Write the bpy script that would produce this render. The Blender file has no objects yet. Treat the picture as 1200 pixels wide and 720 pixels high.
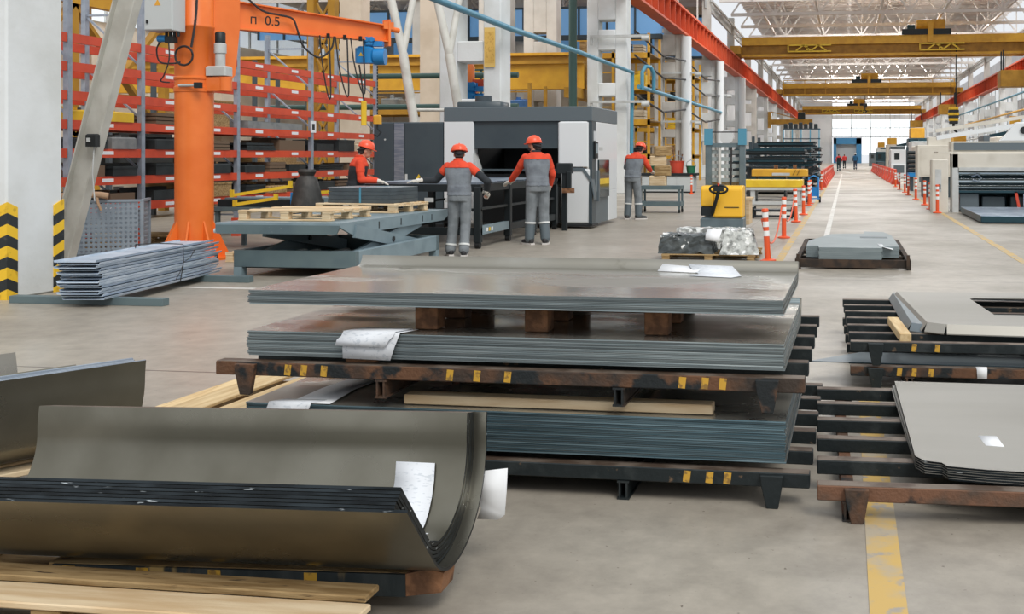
import bpy, math, random
from mathutils import Vector, Matrix
random.seed(7)
PI = math.pi
scn = bpy.context.scene
col = scn.collection

# ---------------------------------------------------------------- materials
def lin(h):
    h = h.lstrip('#')
    c = [int(h[i:i+2], 16)/255 for i in (0, 2, 4)]
    return tuple(x/12.92 if x <= .04045 else ((x+.055)/1.055)**2.4 for x in c) + (1,)

def mat(name, c1, rough=.5, metal=0., c2=None, scale=5., lo=.35, hi=.65, c3=None, scale3=14., lo3=.58, hi3=.66,
        bump=0., bscale=40., stretch=(1, 1, 1), rvar=0., emit=0., alpha=1., detail=5., trans=0., vary=0.):
    m = bpy.data.materials.new(name); m.use_nodes = True
    nt = m.node_tree; N = nt.nodes; L = nt.links
    b = N['Principled BSDF']
    b.inputs['Base Color'].default_value = lin(c1)
    b.inputs['Roughness'].default_value = rough
    b.inputs['Metallic'].default_value = metal
    if emit:
        b.inputs['Emission Color'].default_value = lin(c1); b.inputs['Emission Strength'].default_value = emit
    if alpha < 1: b.inputs['Alpha'].default_value = alpha
    if trans: b.inputs['Transmission Weight'].default_value = trans
    tc = N.new('ShaderNodeTexCoord'); mp = N.new('ShaderNodeMapping')
    mp.inputs['Scale'].default_value = stretch
    L.new(tc.outputs['Object'], mp.inputs['Vector'])
    oi = N.new('ShaderNodeObjectInfo'); sc_ = N.new('ShaderNodeMath'); sc_.operation = 'MULTIPLY'; sc_.inputs[1].default_value = 37.
    L.new(oi.outputs['Random'], sc_.inputs[0])
    def noise(s):
        n = N.new('ShaderNodeTexNoise'); n.noise_dimensions = '4D'
        n.inputs['Scale'].default_value = s; n.inputs['Detail'].default_value = detail
        L.new(mp.outputs['Vector'], n.inputs['Vector']); L.new(sc_.outputs[0], n.inputs['W'])
        return n
    def ramp(n, a, z):
        r = N.new('ShaderNodeMapRange'); r.interpolation_type = 'SMOOTHSTEP'
        r.inputs['From Min'].default_value = a; r.inputs['From Max'].default_value = z
        L.new(n.outputs['Fac'], r.inputs['Value']); return r.outputs['Result']
    cur = None
    def mixc(fac, a, c):
        x = N.new('ShaderNodeMix'); x.data_type = 'RGBA'
        L.new(fac, x.inputs['Factor'])
        if a is None: x.inputs['A'].default_value = lin(c1)
        else: L.new(a, x.inputs['A'])
        x.inputs['B'].default_value = lin(c); return x.outputs['Result']
    if c2:
        n = noise(scale); f = ramp(n, lo, hi); cur = mixc(f, cur, c2)
        if rvar:
            r = N.new('ShaderNodeMapRange'); r.inputs['To Min'].default_value = rough-rvar; r.inputs['To Max'].default_value = rough+rvar
            L.new(f, r.inputs['Value']); L.new(r.outputs['Result'], b.inputs['Roughness'])
    if c3:
        cur = mixc(ramp(noise(scale3), lo3, hi3), cur, c3)
    if vary:
        hs = N.new('ShaderNodeHueSaturation')
        r = N.new('ShaderNodeMapRange'); r.inputs['To Min'].default_value = 1-vary; r.inputs['To Max'].default_value = 1+vary
        L.new(oi.outputs['Random'], r.inputs['Value']); L.new(r.outputs['Result'], hs.inputs['Value'])
        if cur is None: hs.inputs['Color'].default_value = lin(c1)
        else: L.new(cur, hs.inputs['Color'])
        cur = hs.outputs['Color']
    if cur is not None: L.new(cur, b.inputs['Base Color'])
    if bump:
        n = noise(bscale); bp = N.new('ShaderNodeBump'); bp.inputs['Strength'].default_value = bump
        bp.inputs['Distance'].default_value = .02
        L.new(n.outputs['Fac'], bp.inputs['Height']); L.new(bp.outputs['Normal'], b.inputs['Normal'])
    return m

# ---------------------------------------------------------------- mesh builder
class MB:
    def __init__(s): s.v = []; s.f = []; s.mi = []; s.cur = 0; s.T = Matrix.Identity(4); s.sm = []; s.smooth = False
    def add(s, vs, fs):
        o = len(s.v)
        s.v += [tuple(s.T @ Vector(p)) for p in vs]
        for f in fs: s.f.append(tuple(i+o for i in f)); s.mi.append(s.cur); s.sm.append(s.smooth)
        return s
    def bx(s, x0, x1, y0, y1, z0, z1):
        return s.add([(x0,y0,z0),(x1,y0,z0),(x1,y1,z0),(x0,y1,z0),(x0,y0,z1),(x1,y0,z1),(x1,y1,z1),(x0,y1,z1)],
                     [(0,3,2,1),(4,5,6,7),(0,1,5,4),(1,2,6,5),(2,3,7,6),(3,0,4,7)])
    def cb(s, x0, x1, y0, y1, z0, z1, c=.02):
        """box with its long edges chamfered (rounded-looking corner posts and covers)"""
        p = [(x0+c,y0),(x1-c,y0),(x1,y0+c),(x1,y1-c),(x1-c,y1),(x0+c,y1),(x0,y1-c),(x0,y0+c)]
        q = [(x0+2*c,y0+c),(x1-2*c,y0+c),(x1-c,y0+2*c),(x1-c,y1-2*c),(x1-2*c,y1-c),(x0+2*c,y1-c),(x0+c,y1-2*c),(x0+c,y0+2*c)]
        vs = [(a,b,z0) for a,b in p]+[(a,b,z1-c) for a,b in p]+[(a,b,z1) for a,b in q]
        fs = [tuple(range(7,-1,-1)), tuple(range(16,24))]
        for k in (0, 8):
            for i in range(8): fs.append((k+i, k+(i+1)%8, k+8+(i+1)%8, k+8+i))
        return s.add(vs, fs)
    def bar(s, p, q, w, h=None, up=(0,0,1)):
        """rectangular bar from p to q, w wide, h tall"""
        h = h or w; p = Vector(p); q = Vector(q); d = (q-p).normalized(); u = Vector(up)
        if abs(d.dot(u)) > .98: u = Vector((0,1,0))
        r = d.cross(u).normalized(); u = r.cross(d)
        c = [r*w/2*a+u*h/2*b for a,b in ((-1,-1),(1,-1),(1,1),(-1,1))]
        return s.add([p+k for k in c]+[q+k for k in c], [(0,1,2,3),(7,6,5,4),(0,4,5,1),(1,5,6,2),(2,6,7,3),(3,7,4,0)])
    def cyl(s, p, q, r, r2=None, n=12, cap=True):
        r2 = r if r2 is None else r2; p = Vector(p); q = Vector(q); d = (q-p).normalized()
        u = Vector((0,0,1)) if abs(d.z) < .95 else Vector((1,0,0))
        a = d.cross(u).normalized(); b = d.cross(a)
        vs = []
        for c, rr in ((p, r), (q, r2)):
            for i in range(n):
                t = 2*PI*i/n; vs.append(c+a*rr*math.cos(t)+b*rr*math.sin(t))
        old = s.smooth; s.smooth = True
        s.add(vs, [(i, n+i, n+(i+1)%n, (i+1)%n) for i in range(n)]); s.smooth = False
        if cap:
            o = len(s.v)-2*n
            for f in (tuple(range(n)), tuple(range(2*n-1, n-1, -1))):
                s.f.append(tuple(o+i for i in f)); s.mi.append(s.cur); s.sm.append(False)
        s.smooth = old; return s
    def tube(s, pts, r, n=8):
        pts = [Vector(p) for p in pts]; m = len(pts); vs = []; pa = None
        for k, p in enumerate(pts):
            d = (pts[min(k+1,m-1)]-pts[max(k-1,0)]).normalized()
            u = pa if pa is not None else (Vector((0,0,1)) if abs(d.z) < .9 else Vector((1,0,0)))
            a = (u-d*d.dot(u)).normalized(); pa = a; b = d.cross(a)
            for i in range(n):
                t = 2*PI*i/n; vs.append(p+a*r*math.cos(t)+b*r*math.sin(t))
        fs = [(k*n+i, k*n+(i+1)%n, (k+1)*n+(i+1)%n, (k+1)*n+i) for k in range(m-1) for i in range(n)]
        fs += [tuple(range(n-1,-1,-1)), tuple(range((m-1)*n, m*n))]
        old = s.smooth; s.smooth = True; s.add(vs, fs); s.smooth = old; return s
    def lathe(s, prof, c=(0,0,0), n=16):
        vs = []; c = Vector(c)
        for r, z in prof:
            for i in range(n):
                t = 2*PI*i/n; vs.append(c+Vector((r*math.cos(t), r*math.sin(t), z)))
        m = len(prof)
        fs = [(k*n+i, k*n+(i+1)%n, (k+1)*n+(i+1)%n, (k+1)*n+i) for k in range(m-1) for i in range(n)]
        fs += [tuple(range(n-1,-1,-1)), tuple(range((m-1)*n, m*n))]
        old = s.smooth; s.smooth = True; s.add(vs, fs); s.smooth = old; return s
    def ball(s, c, rx, ry=None, rz=None, n=14, m=9):
        ry = ry or rx; rz = rz or rx
        vs = []; c = Vector(c)
        for k in range(m+1):
            ph = -PI/2+PI*k/m
            for i in range(n):
                t = 2*PI*i/n
                vs.append(c+Vector((rx*math.cos(ph)*math.cos(t), ry*math.cos(ph)*math.sin(t), rz*math.sin(ph))))
        fs = [(k*n+i, k*n+(i+1)%n, (k+1)*n+(i+1)%n, (k+1)*n+i) for k in range(m) for i in range(n)]
        old = s.smooth; s.smooth = True; s.add(vs, fs); s.smooth = old; return s
    def prism(s, poly, a0, a1, ax='z'):
        """closed polygon extruded along an axis; poly gives the two other coordinates in x,y / x,z / y,z order"""
        def P(u, w, a): return (u, w, a) if ax == 'z' else ((u, a, w) if ax == 'y' else (a, u, w))
        n = len(poly)
        vs = [P(u, w, a0) for u, w in poly]+[P(u, w, a1) for u, w in poly]
        return s.add(vs, [tuple(range(n-1,-1,-1)), tuple(range(n, 2*n))]+[(i, (i+1)%n, n+(i+1)%n, n+i) for i in range(n)])
    def strip(s, prof, th, x0, x1, sag=0.):
        """bent plate: open profile in y,z given thickness th to its left side, extruded along x"""
        n = len(prof); nor = []
        for i in range(n):
            a = Vector(prof[max(i-1,0)]); b = Vector(prof[min(i+1,n-1)]); d = (b-a).normalized(); nor.append(Vector((-d.y, d.x)))
        up = [(prof[i][0]+nor[i].x*th, prof[i][1]+nor[i].y*th) for i in range(n)]
        nx = 9 if sag else 2
        vs = []
        for j in range(nx):
            t = j/(nx-1); x = x0+(x1-x0)*t; dz = -sag*4*t*(1-t)
            vs += [(x, y, z+dz) for y, z in prof]+[(x, y, z+dz) for y, z in up]
        W = 2*n; fs = []; smf = []
        for j in range(nx-1):
            o = j*W
            for i in range(n-1):
                fs.append((o+i, o+i+1, o+W+i+1, o+W+i)); fs.append((o+n+i+1, o+n+i, o+W+n+i, o+W+n+i+1))
            fs.append((o, o+W, o+W+n, o+n)); fs.append((o+n-1, o+2*n-1, o+W+2*n-1, o+W+n-1))
        E = (nx-1)*W
        for i in range(n-1):
            fs.append((i+1, i, n+i, n+i+1)); fs.append((E+i, E+i+1, E+n+i+1, E+n+i))
        return s.add(vs, fs)
    def build(s, name, m, parent=None, bevel=0., loc=None, rotz=0., auto=None, seg=2):
        me = bpy.data.meshes.new(name); me.from_pydata([tuple(p) for p in s.v], [], s.f); me.validate()
        for x in (m if isinstance(m, (list, tuple)) else [m]): me.materials.append(x)
        if len(me.polygons) == len(s.mi):
            me.polygons.foreach_set('material_index', s.mi); me.polygons.foreach_set('use_smooth', s.sm)
        if any(s.sm): me.set_sharp_from_angle(angle=math.radians(50))
        me.update()
        o = bpy.data.objects.new(name, me); col.objects.link(o)
        if parent: o.parent = parent
        if loc: o.location = loc
        if rotz: o.rotation_euler = (0, 0, rotz)
        if auto:
            me.polygons.foreach_set('use_smooth', [True]*len(me.polygons))
            md = o.modifiers.new('es', 'EDGE_SPLIT'); md.split_angle = math.radians(auto)
        if bevel:
            b = o.modifiers.new('bevel', 'BEVEL'); b.width = bevel; b.segments = seg; b.limit_method = 'ANGLE'; b.angle_limit = math.radians(40)
        return o

def smooth(pts, n=5):
    P = [Vector(p) for p in pts]; out = []
    for i in range(len(P)-1):
        a, b, c, d = P[max(i-1, 0)], P[i], P[i+1], P[min(i+2, len(P)-1)]
        for k in range(n):
            t = k/n; out.append(.5*(2*b+(c-a)*t+(2*a-5*b+4*c-d)*t*t+(3*b-a-3*c+d)*t**3))
    return out+[P[-1]]
def box(x0, x1, y0, y1, z0, z1): return MB().bx(x0, x1, y0, y1, z0, z1)

def tag(o, label, cat, group=None, kind=None):
    o['label'] = label; o['category'] = cat
    if group: o['group'] = group
    if kind: o['kind'] = kind
    return o
def thing(name, label, cat, loc=(0,0,0), rotz=0., group=None):
    o = bpy.data.objects.new(name, None); o.empty_display_size = .2; col.objects.link(o)
    o.location = loc; o.rotation_euler = (0, 0, rotz)
    return tag(o, label, cat, group)
def struct(o):
    o['kind'] = 'structure'; return o
def dup(root, loc=None, rotz=None, label=None, group=None, scale=None):
    def cp(o, par):
        c = o.copy(); col.objects.link(c)
        if par: c.parent = par
        for ch in list(o.children): cp(ch, c)
        return c
    r = cp(root, None)
    if loc is not None: r.location = loc
    if rotz is not None: r.rotation_euler = (0, 0, rotz)
    if label: r['label'] = label
    if group: r['group'] = group
    if scale: r.scale = scale
    return r
def text_mesh(txt, size, m, parent=None, name='lettering', M4=None):
    cu = bpy.data.curves.new(name, 'FONT'); cu.body = txt; cu.size = size; cu.extrude = .002
    t = bpy.data.objects.new(name, cu); col.objects.link(t); bpy.context.view_layer.update()
    me = bpy.data.meshes.new_from_object(t.evaluated_get(bpy.context.evaluated_depsgraph_get()))
    bpy.data.objects.remove(t)
    o = bpy.data.objects.new(name, me); col.objects.link(o); me.materials.clear(); me.materials.append(m)
    if parent: o.parent = parent
    if M4: o.matrix_local = M4
    return o

# ---------------------------------------------------------------- palette
STEEL = mat('steel_plate', '#a9a59c', .32, .88, '#8d887e', 1.6, .3, .7, stretch=(1,1,1), rvar=.09, c3='#bab5ab', scale3=5, lo3=.6, hi3=.8)
STEEL_TOP = mat('oil_marked_plate', '#b6b4ac', .3, .8, '#97948a', 1.3, .42, .6, stretch=(.8,1.6,1), rvar=.13, c3='#7b786c', scale3=3.2, lo3=.62, hi3=.68)
STEEL_EDGE = mat('steel_cut_edge', '#9fa9aa', .45, .6, '#6d7b80', 9, .35, .65, stretch=(.35,1,60), vary=.5, c3='#c8d0d0', scale3=6, lo3=.62, hi3=.7)
DARK_EDGE = mat('dark_cut_edge', '#2b3236', .38, .7, '#151a1d', 8, .4, .6, c3='#b9c0c2', scale3=16, lo3=.64, hi3=.69, stretch=(.7,1,5), vary=.35)
BLUE_EDGE = mat('blue_grey_cut_edge', '#7c939d', .38, .7, '#44606c', 7, .35, .65, stretch=(.35,1,60), vary=.45, c3='#a9bcc4', scale3=5, lo3=.62, hi3=.72)
TROUGH = mat('oiled_steel', '#8a877b', .3, .88, '#716e62', 2.2, .3, .7, rvar=.07, stretch=(1,1,1))
RUST = mat('rusty_painted_steel', '#3f352e', .75, .2, '#6a4a34', 4, .42, .6, c3='#1f2426', scale3=7, lo3=.52, hi3=.6, bump=.3, bscale=60)
RUST_RED = mat('rusted_steel', '#4f433a', .8, .15, '#75533f', 5, .4, .6, c3='#2b2a2a', scale3=6, lo3=.55, hi3=.64, bump=.3, bscale=60)
BLACKSTEEL = mat('chipped_black_steel', '#1d2527', .55, .3, '#33393a', 9, .5, .7, c3='#77604a', scale3=13, lo3=.66, hi3=.72, bump=.15)
WORN_EDGE = mat('worn_top_face', '#85786c', .6, .5, '#5c4c40', 6, .4, .6)
YEL_PAINT = mat('chipped_yellow_paint', '#c79a35', .6, 0, '#8a6a34', 30, .5, .6)
WOOD = mat('pale_pine', '#e4cfac', .75, 0, '#cbad84', 3, .3, .7, stretch=(1,9,9), c3='#a58863', scale3=4, lo3=.66, hi3=.85, bump=.15, vary=.12)
WOODY = mat('pale_pine_lengthwise', '#dcc498', .75, 0, '#c2a374', 3, .3, .7, stretch=(9,1,9), c3='#8a6a45', scale3=4, lo3=.62, hi3=.8, bump=.15, vary=.12)
WOOD_OLD = mat('weathered_pine', '#b09468', .8, 0, '#84683f', 4, .35, .65, stretch=(1,9,9), c3='#3d2f20', scale3=9, lo3=.6, hi3=.7, bump=.2)
WOOD_END = mat('brown_wood_block', '#8a6142', .8, 0, '#5d3f29', 14, .4, .6, bump=.3, bscale=80)
PAPER = mat('printed_paper', '#dfe3e8', .8, 0, '#c9cfd6', 40, .56, .62, stretch=(1,6,1))
PAPER_W = mat('white_paper', '#eceef0', .8)
ORANGE = mat('orange_enamel', '#f07f38', .4, 0, '#e57028', 2, .3, .7)
RACK_RED = mat('rack_orange_red', '#d8502f', .42, 0, '#c64426', 3, .4, .7)
GALV = mat('galvanised_steel', '#a8b4c0', .38, .7, '#8795a6', 4, .35, .65, stretch=(1,.4,6), vary=.12)
GALV_BL = mat('galvanised_strip', '#d3dfec', .45, .2, '#b3c4d6', 3, .35, .65, stretch=(2,.4,9), vary=.2)
CONC = mat('whitewashed_concrete', '#dfe3e4', .85, 0, '#cfd2d0', 1.2, .35, .7, c3='#b9b3a8', scale3=3, lo3=.66, hi3=.85, bump=.2, bscale=14)
CONC_G = mat('grey_concrete', '#c9c6c0', .85, 0, '#b3afa8', 1.0, .35, .7, c3='#98928a', scale3=3, lo3=.66, hi3=.85, bump=.15, bscale=14)
LGREY = mat('light_grey_paint', '#c4c7c6', .5, 0, '#b2b4b2', 3, .4, .7)
BRACE = mat('pale_grey_brace_paint', '#d3d2ca', .5, 0, '#bdbbb2', 3, .4, .7)
WHITE = mat('white_machine_panel', '#dde1e3', .35)
ANTH = mat('anthracite_panel', '#3e4a50', .42, 0, '#37434a', 2, .4, .7)
ANTH_L = mat('grey_blue_panel', '#5b666c', .42)
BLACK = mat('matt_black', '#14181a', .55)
NEARBLK = mat('blackened_frame', '#1c2427', .5, .2)
TABLE_BL = mat('blue_grey_enamel', '#7f929a', .45, 0, '#70838b', 3, .4, .7, c3='#b5bfc2', scale3=30, lo3=.72, hi3=.76)
TABLE_DK = mat('grey_green_enamel', '#5e6f72', .5, 0, '#53646a', 3, .4, .7, c3='#aab3b2', scale3=30, lo3=.72, hi3=.76)
YELLOW = mat('crane_yellow', '#d9a52f', .5, 0, '#c8932a', 2, .35, .7, c3='#8f6a22', scale3=3, lo3=.68, hi3=.85)
YEL_DK = mat('ochre_girder', '#b98a2c', .55, 0, '#a3771f', 2, .35, .7)
YEL_MACH = mat('stacker_yellow', '#f0b92c', .38)
YEL_LT = mat('bench_yellow', '#e6c22f', .45, 0, '#d9b126', 3, .4, .7)
BLUE = mat('hoist_blue', '#1f7fc0', .38)
PIPE_BL = mat('pipe_blue', '#4d8ea8', .45)
CRANE_OR = mat('crane_rail_orange', '#cf5a33', .55, 0, '#b8492a', .5, .35, .7, c3='#7d3524', scale3=.7, lo3=.6, hi3=.8)
RUBBER = mat('black_rubber', '#101213', .7)
CABLE = mat('dark_cable', '#2a2a2c', .6)
POST_OR = mat('post_orange', '#e2582a', .45)
POST_WH = mat('reflective_white', '#eef0ee', .4)
ROOF = mat('roof_deck_pale', '#e6ded8', .85, 0, '#d3c8c0', .35, .35, .7)
TRUSS = mat('truss_paint', '#d9d4cf', .7)
BOX_GR = mat('control_box_grey', '#c3c8c8', .45)
HELMET = mat('helmet_orange', '#ee5a38', .35)
JK_OR = mat('workwear_orange', '#dd4a2c', .85, 0, '#c53f24', 9, .4, .7, bump=.3, bscale=22)
JK_GR = mat('workwear_grey', '#7c838a', .88, 0, '#696f77', 8, .4, .7, bump=.35, bscale=18)
JK_BK = mat('workwear_black', '#2b3035', .88, 0, '#1f2328', 8, .4, .7, bump=.35, bscale=18)
TR_GR = mat('trouser_grey', '#80868a', .9, 0, '#6c7276', 7, .4, .7, bump=.4, bscale=16)
SKIN = mat('skin', '#c99178', .55)
HAIR = mat('dark_hair', '#241c19', .7)
GLOVE = mat('white_work_glove', '#d8d4cb', .9)
BOOT = mat('dark_work_shoe', '#2e2f32', .6)
SOLE = mat('pale_sole', '#d6d2ce', .6)
TEAL = mat('teal_dark_steel', '#22434d', .4, .3, '#1a343d', 3, .4, .7)
CREAM = mat('cream_machine', '#d5d0c4', .5, 0, '#c6c0b3', 2, .4, .7)
GLASSDK = mat('dark_glazing', '#1c2b31', .08)
SKYPANE = mat('bright_glazing', '#eef6fb', .3, emit=1.1)
SKYPANE_SIDE = mat('side_glazing', '#dfe8ee', .3, emit=.45)
BLUEPANE = mat('blue_glazing', '#6d9fd0', .2, emit=.35)
RED_CH = mat('barrier_red', '#cf4a34', .5)

def translucent(name, c, f):
    m = bpy.data.materials.new(name); m.use_nodes = True; nt = m.node_tree; N = nt.nodes
    b = N['Principled BSDF']; b.inputs['Base Color'].default_value = lin(c); b.inputs['Roughness'].default_value = .7
    t = N.new('ShaderNodeBsdfTranslucent'); t.inputs['Color'].default_value = lin(c); x = N.new('ShaderNodeMixShader'); x.inputs['Fac'].default_value = f
    nt.links.new(b.outputs[0], x.inputs[1]); nt.links.new(t.outputs[0], x.inputs[2]); nt.links.new(x.outputs[0], N['Material Output'].inputs['Surface']); return m
ROOFLIGHT = translucent('translucent_roof_sheet', '#f0ebe6', .62)
# ---------------------------------------------------------------- camera (a level view camera with its lens shifted down and to the left)
F = 1250.
cam = bpy.data.cameras.new('camera'); co = bpy.data.objects.new('camera', cam); col.objects.link(co); scn.camera = co
cam.sensor_fit = 'HORIZONTAL'; cam.sensor_width = 36; cam.lens = F/1200*36
cam.shift_x = -215/1200; cam.shift_y = -177/1200
cam.clip_end = 600; cam.clip_start = .1
co.location = (0, 0, 1.5); co.rotation_euler = (PI/2, 0, math.atan(177/1250))

# ---------------------------------------------------------------- light
w = bpy.data.worlds.new('daylight'); scn.world = w; w.use_nodes = True
bg = w.node_tree.nodes['Background']; bg.inputs['Color'].default_value = (.93, .96, 1., 1); bg.inputs['Strength'].default_value = .9
sun = bpy.data.lights.new('sun', 'SUN'); sun.energy = 1.9; sun.angle = math.radians(24); sun.color = (1, .97, .92)
so = bpy.data.objects.new('sun', sun); col.objects.link(so)
so.rotation_euler = Vector((-.42, .55, -.8)).to_track_quat('-Z', 'Y').to_euler()
for k, (y, e) in enumerate(((62, 1500), (92, 1900), (122, 1900), (152, 1900), (182, 1900), (212, 1900))):
    l = bpy.data.lights.new('roof_light', 'AREA'); l.shape = 'RECTANGLE'; l.size = 16; l.size_y = 3; l.energy = e*1.5; l.color = (1, .98, .95)
    o = bpy.data.objects.new('roof_light', l); col.objects.link(o); o.location = (3, y, 14.2)
for y in (40, 62):
    l = bpy.data.lights.new('side_bay_light', 'AREA'); l.shape = 'RECTANGLE'; l.size = 14; l.size_y = 4; l.energy = 700; l.color = (1, .97, .92)
    o = bpy.data.objects.new('side_bay_light', l); col.objects.link(o); o.location = (-20, y, 13)

# ---------------------------------------------------------------- floor
def floor_mat():
    m = mat('polished_concrete', '#a59e92', .42, 0, '#8f877b', .55, .3, .72, c3='#7b7368', scale3=1.7, lo3=.6, hi3=.85, bump=.06, bscale=9, rvar=.1)
    nt = m.node_tree; N = nt.nodes; L = nt.links; b = N['Principled BSDF']
    src = b.inputs['Base Color'].links[0].from_socket
    tc = N.new('ShaderNodeTexCoord')
    n = N.new('ShaderNodeTexNoise'); n.inputs['Scale'].default_value = 5.; n.inputs['Detail'].default_value = 12; n.inputs['Roughness'].default_value = .72
    L.new(tc.outputs['Object'], n.inputs['Vector'])
    r = N.new('ShaderNodeMapRange'); r.inputs['From Min'].default_value = .32; r.inputs['From Max'].default_value = .68; r.inputs['To Min'].default_value = .8; r.inputs['To Max'].default_value = 1.17
    L.new(n.outputs['Fac'], r.inputs['Value'])
    hs = N.new('ShaderNodeHueSaturation'); L.new(src, hs.inputs['Color']); L.new(r.outputs['Result'], hs.inputs['Value'])
    # fine specks
    v = N.new('ShaderNodeTexNoise'); v.inputs['Scale'].default_value = 38; v.inputs['Detail'].default_value = 2
    L.new(tc.outputs['Object'], v.inputs['Vector'])
    r2 = N.new('ShaderNodeMapRange'); r2.inputs['From Min'].default_value = .7; r2.inputs['From Max'].default_value = .76
    L.new(v.outputs['Fac'], r2.inputs['Value'])
    mx = N.new('ShaderNodeMix'); mx.data_type = 'RGBA'; L.new(r2.outputs['Result'], mx.inputs['Factor'])
    L.new(hs.outputs['Color'], mx.inputs['A']); mx.inputs['B'].default_value = lin('#6d645a')
    # saw-cut joints every 6 m across the hall and 7 m along it
    sx = N.new('ShaderNodeSeparateXYZ'); L.new(tc.outputs['Object'], sx.inputs[0])
    def joint(sock, off, per, wd):
        a = N.new('ShaderNodeMath'); a.operation = 'ADD'; a.inputs[1].default_value = off; L.new(sock, a.inputs[0])
        p = N.new('ShaderNodeMath'); p.operation = 'PINGPONG'; p.inputs[1].default_value = per/2; L.new(a.outputs[0], p.inputs[0])
        c = N.new('ShaderNodeMath'); c.operation = 'LESS_THAN'; c.inputs[1].default_value = wd; L.new(p.outputs[0], c.inputs[0]); return c.outputs[0]
    j1 = joint(sx.outputs['Y'], -6.85, 6.2, .012); j2 = joint(sx.outputs['X'], 2., 12.0, .006)
    mm = N.new('ShaderNodeMath'); mm.operation = 'MAXIMUM'; L.new(j1, mm.inputs[0]); L.new(j2, mm.inputs[1])
    m2 = N.new('ShaderNodeMix'); m2.data_type = 'RGBA'; L.new(mm.outputs[0], m2.inputs['Factor']); L.new(mx.outputs['Result'], m2.inputs['A']); m2.inputs['B'].default_value = lin('#5d554d')
    L.new(m2.outputs['Result'], b.inputs['Base Color'])
    return m
struct(box(-34, 24, -12, 232, -.2, 0).build('floor', floor_mat()))
LINE_Y = mat('worn_yellow_line', '#c7a660', .6, 0, '#ada18c', 6, .42, .66, c3='#a0988d', scale3=14, lo3=.54, hi3=.66)
LINE_W = mat('worn_white_line', '#d5d3cd', .6, 0, '#b5afa6', 5, .45, .7)
n_tr = [0]
def trim(mb, m):
    n_tr[0] += 1; return struct(mb.build('trim_%d' % n_tr[0], m))
trim(box(.075, .2, 3.2, 6.9, 0, .003), LINE_Y)
trim(box(-1.02, -.9, 14, 62, 0, .003), LINE_Y)
trim(box(2.42, 2.54, 14, 80, 0, .003), LINE_Y)
trim(box(-.42, -.32, 19, 90, 0, .003), LINE_W)
trim(MB().bx(-.4, .6, 41, 41.25, 0, .003).bx(.9, 1.9, 41, 41.25, 0, .003), LINE_W)
trim(box(-8.3, -4.4, 11.2, 11.29, 0, .003), LINE_W)

# ---------------------------------------------------------------- columns of the near row, crane rails, roof
STR_Y = mat('hazard_yellow', '#eec12c', .55, 0, '#cfa427', 12, .55, .7)
STR_K = mat('hazard_black', '#23282a', .55, 0, '#3a3f40', 12, .6, .7)
HX = -8.65
rows = [10.0, 26.0, 41.6, 56.6, 72., 87.4, 102.8, 118.2, 133.6, 149., 164.4, 179.8, 195.2, 210.6]
def column_mesh(x0, x1, y0, y1, ztop, m, name='column'):
    mb = MB(); b = .46*(1 if x1 > x0 else -1)
    mb.bx(x0, x0+b, y0, y1, 0, ztop); mb.bx(x1-b, x1, y0, y1, 0, ztop)
    for a, z in ((0, .9), (2.5, 2.95), (3.9, 4.42), (5.73, 6.54), (6.94, ztop)):
        mb.bx(x0+b, x1-b, y0, y1, a, z)
    return struct(mb.build(name, m, bevel=.025, seg=1))
for i, y in enumerate(rows):
    if i == 0:
        o = struct(box(HX-1.7, HX, 9.98, 10.78, 0, 8.05).build('column', CONC, bevel=.02, seg=1))
    else:
        column_mesh(HX-1.62, HX, y, y+.8, 8.05, CONC if i % 3 else CONC_G)
    # the slimmer shaft above the rail, carrying the roof
    if i > 2: struct(box(HX-1.1, HX-.55, y+.1, y+.7, 8.05, 12.9).build('column', CONC_G))
# hazard angles on the two corners of the nearest column
def hazard(x, y, sy):
    mb = MB(); n = 9; h = 1.02/n
    for k in range(n):
        mb.cur = k % 2
        z0 = k*h
        # face to the aisle, slanted bands
        a = [(y, z0), (y+sy*.14, z0-.06 if k else 0), (y+sy*.14, z0+h-.06), (y, z0+h)]
        if sy > 0: mb.prism(a, x, x+.012, 'x')
        else: mb.prism(a[::-1], x, x+.012, 'x')
        b = [(x+.012, z0), (x-.13, z0-.06 if k else 0), (x-.13, z0+h-.06), (x+.012, z0+h)]
        if sy > 0: mb.prism(b, y-.012, y, 'y')
        else: mb.prism(b, y, y+.012, 'y')
    return mb
for y, sy, lab in ((9.98, 1, 'black and yellow hazard angle on the near corner of the white column'), (10.78, -1, 'black and yellow hazard angle on the far corner of the white column')):
    o = hazard(HX, y, sy).build('corner_guard', [STR_Y, STR_K]); tag(o, lab, 'corner guard', 'hazard corner guards')
for y in (rows[3], rows[4], rows[5]):
    struct(MB().cyl((HX+.16, y-.12, 0), (HX+.16, y-.12, 7.9), .28, n=18).build('trim_%d' % (60+int(y)), WHITE))
# second row of columns, one bay further over, seen between the near ones
for x, y, h in ((-15.2, 47., 11), (-20.5, 52, 11), (-17.6, 57, 11), (-22, 60, 11), (-12.6, 45.5, 9.5)):
    column_mesh(x-1.5, x, y, y+.8, h, CONC_G)
RX = 14.2
for i, y in enumerate(rows[2:]):
    column_mesh(RX+1.62, RX, y, y+.8, 8.05, CONC)
    struct(box(RX+.55, RX+1.1, y+.1, y+.7, 8.05, 12.9).build('column', CONC_G))
def rail(xa, xb, y0, y1, face):
    mb = MB(); mb.bx(xa, xb, y0, y1, 8.05, 8.15); mb.bx(xa, xb, y0, y1, 9.3, 9.42)
    mb.bx((xa+xb)/2-.03, (xa+xb)/2+.03, y0, y1, 8.15, 9.3)
    n = int((y1-y0)/1.5)
    for k in range(n):
        y = y0+(y1-y0)*k/n; mb.bx(xa+.03, xb-.03, y, y+.06, 8.15, 9.3)
    mb.bx((xa+xb)/2-.05, (xa+xb)/2+.05, y0, y1, 9.42, 9.52)
    return mb
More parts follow.
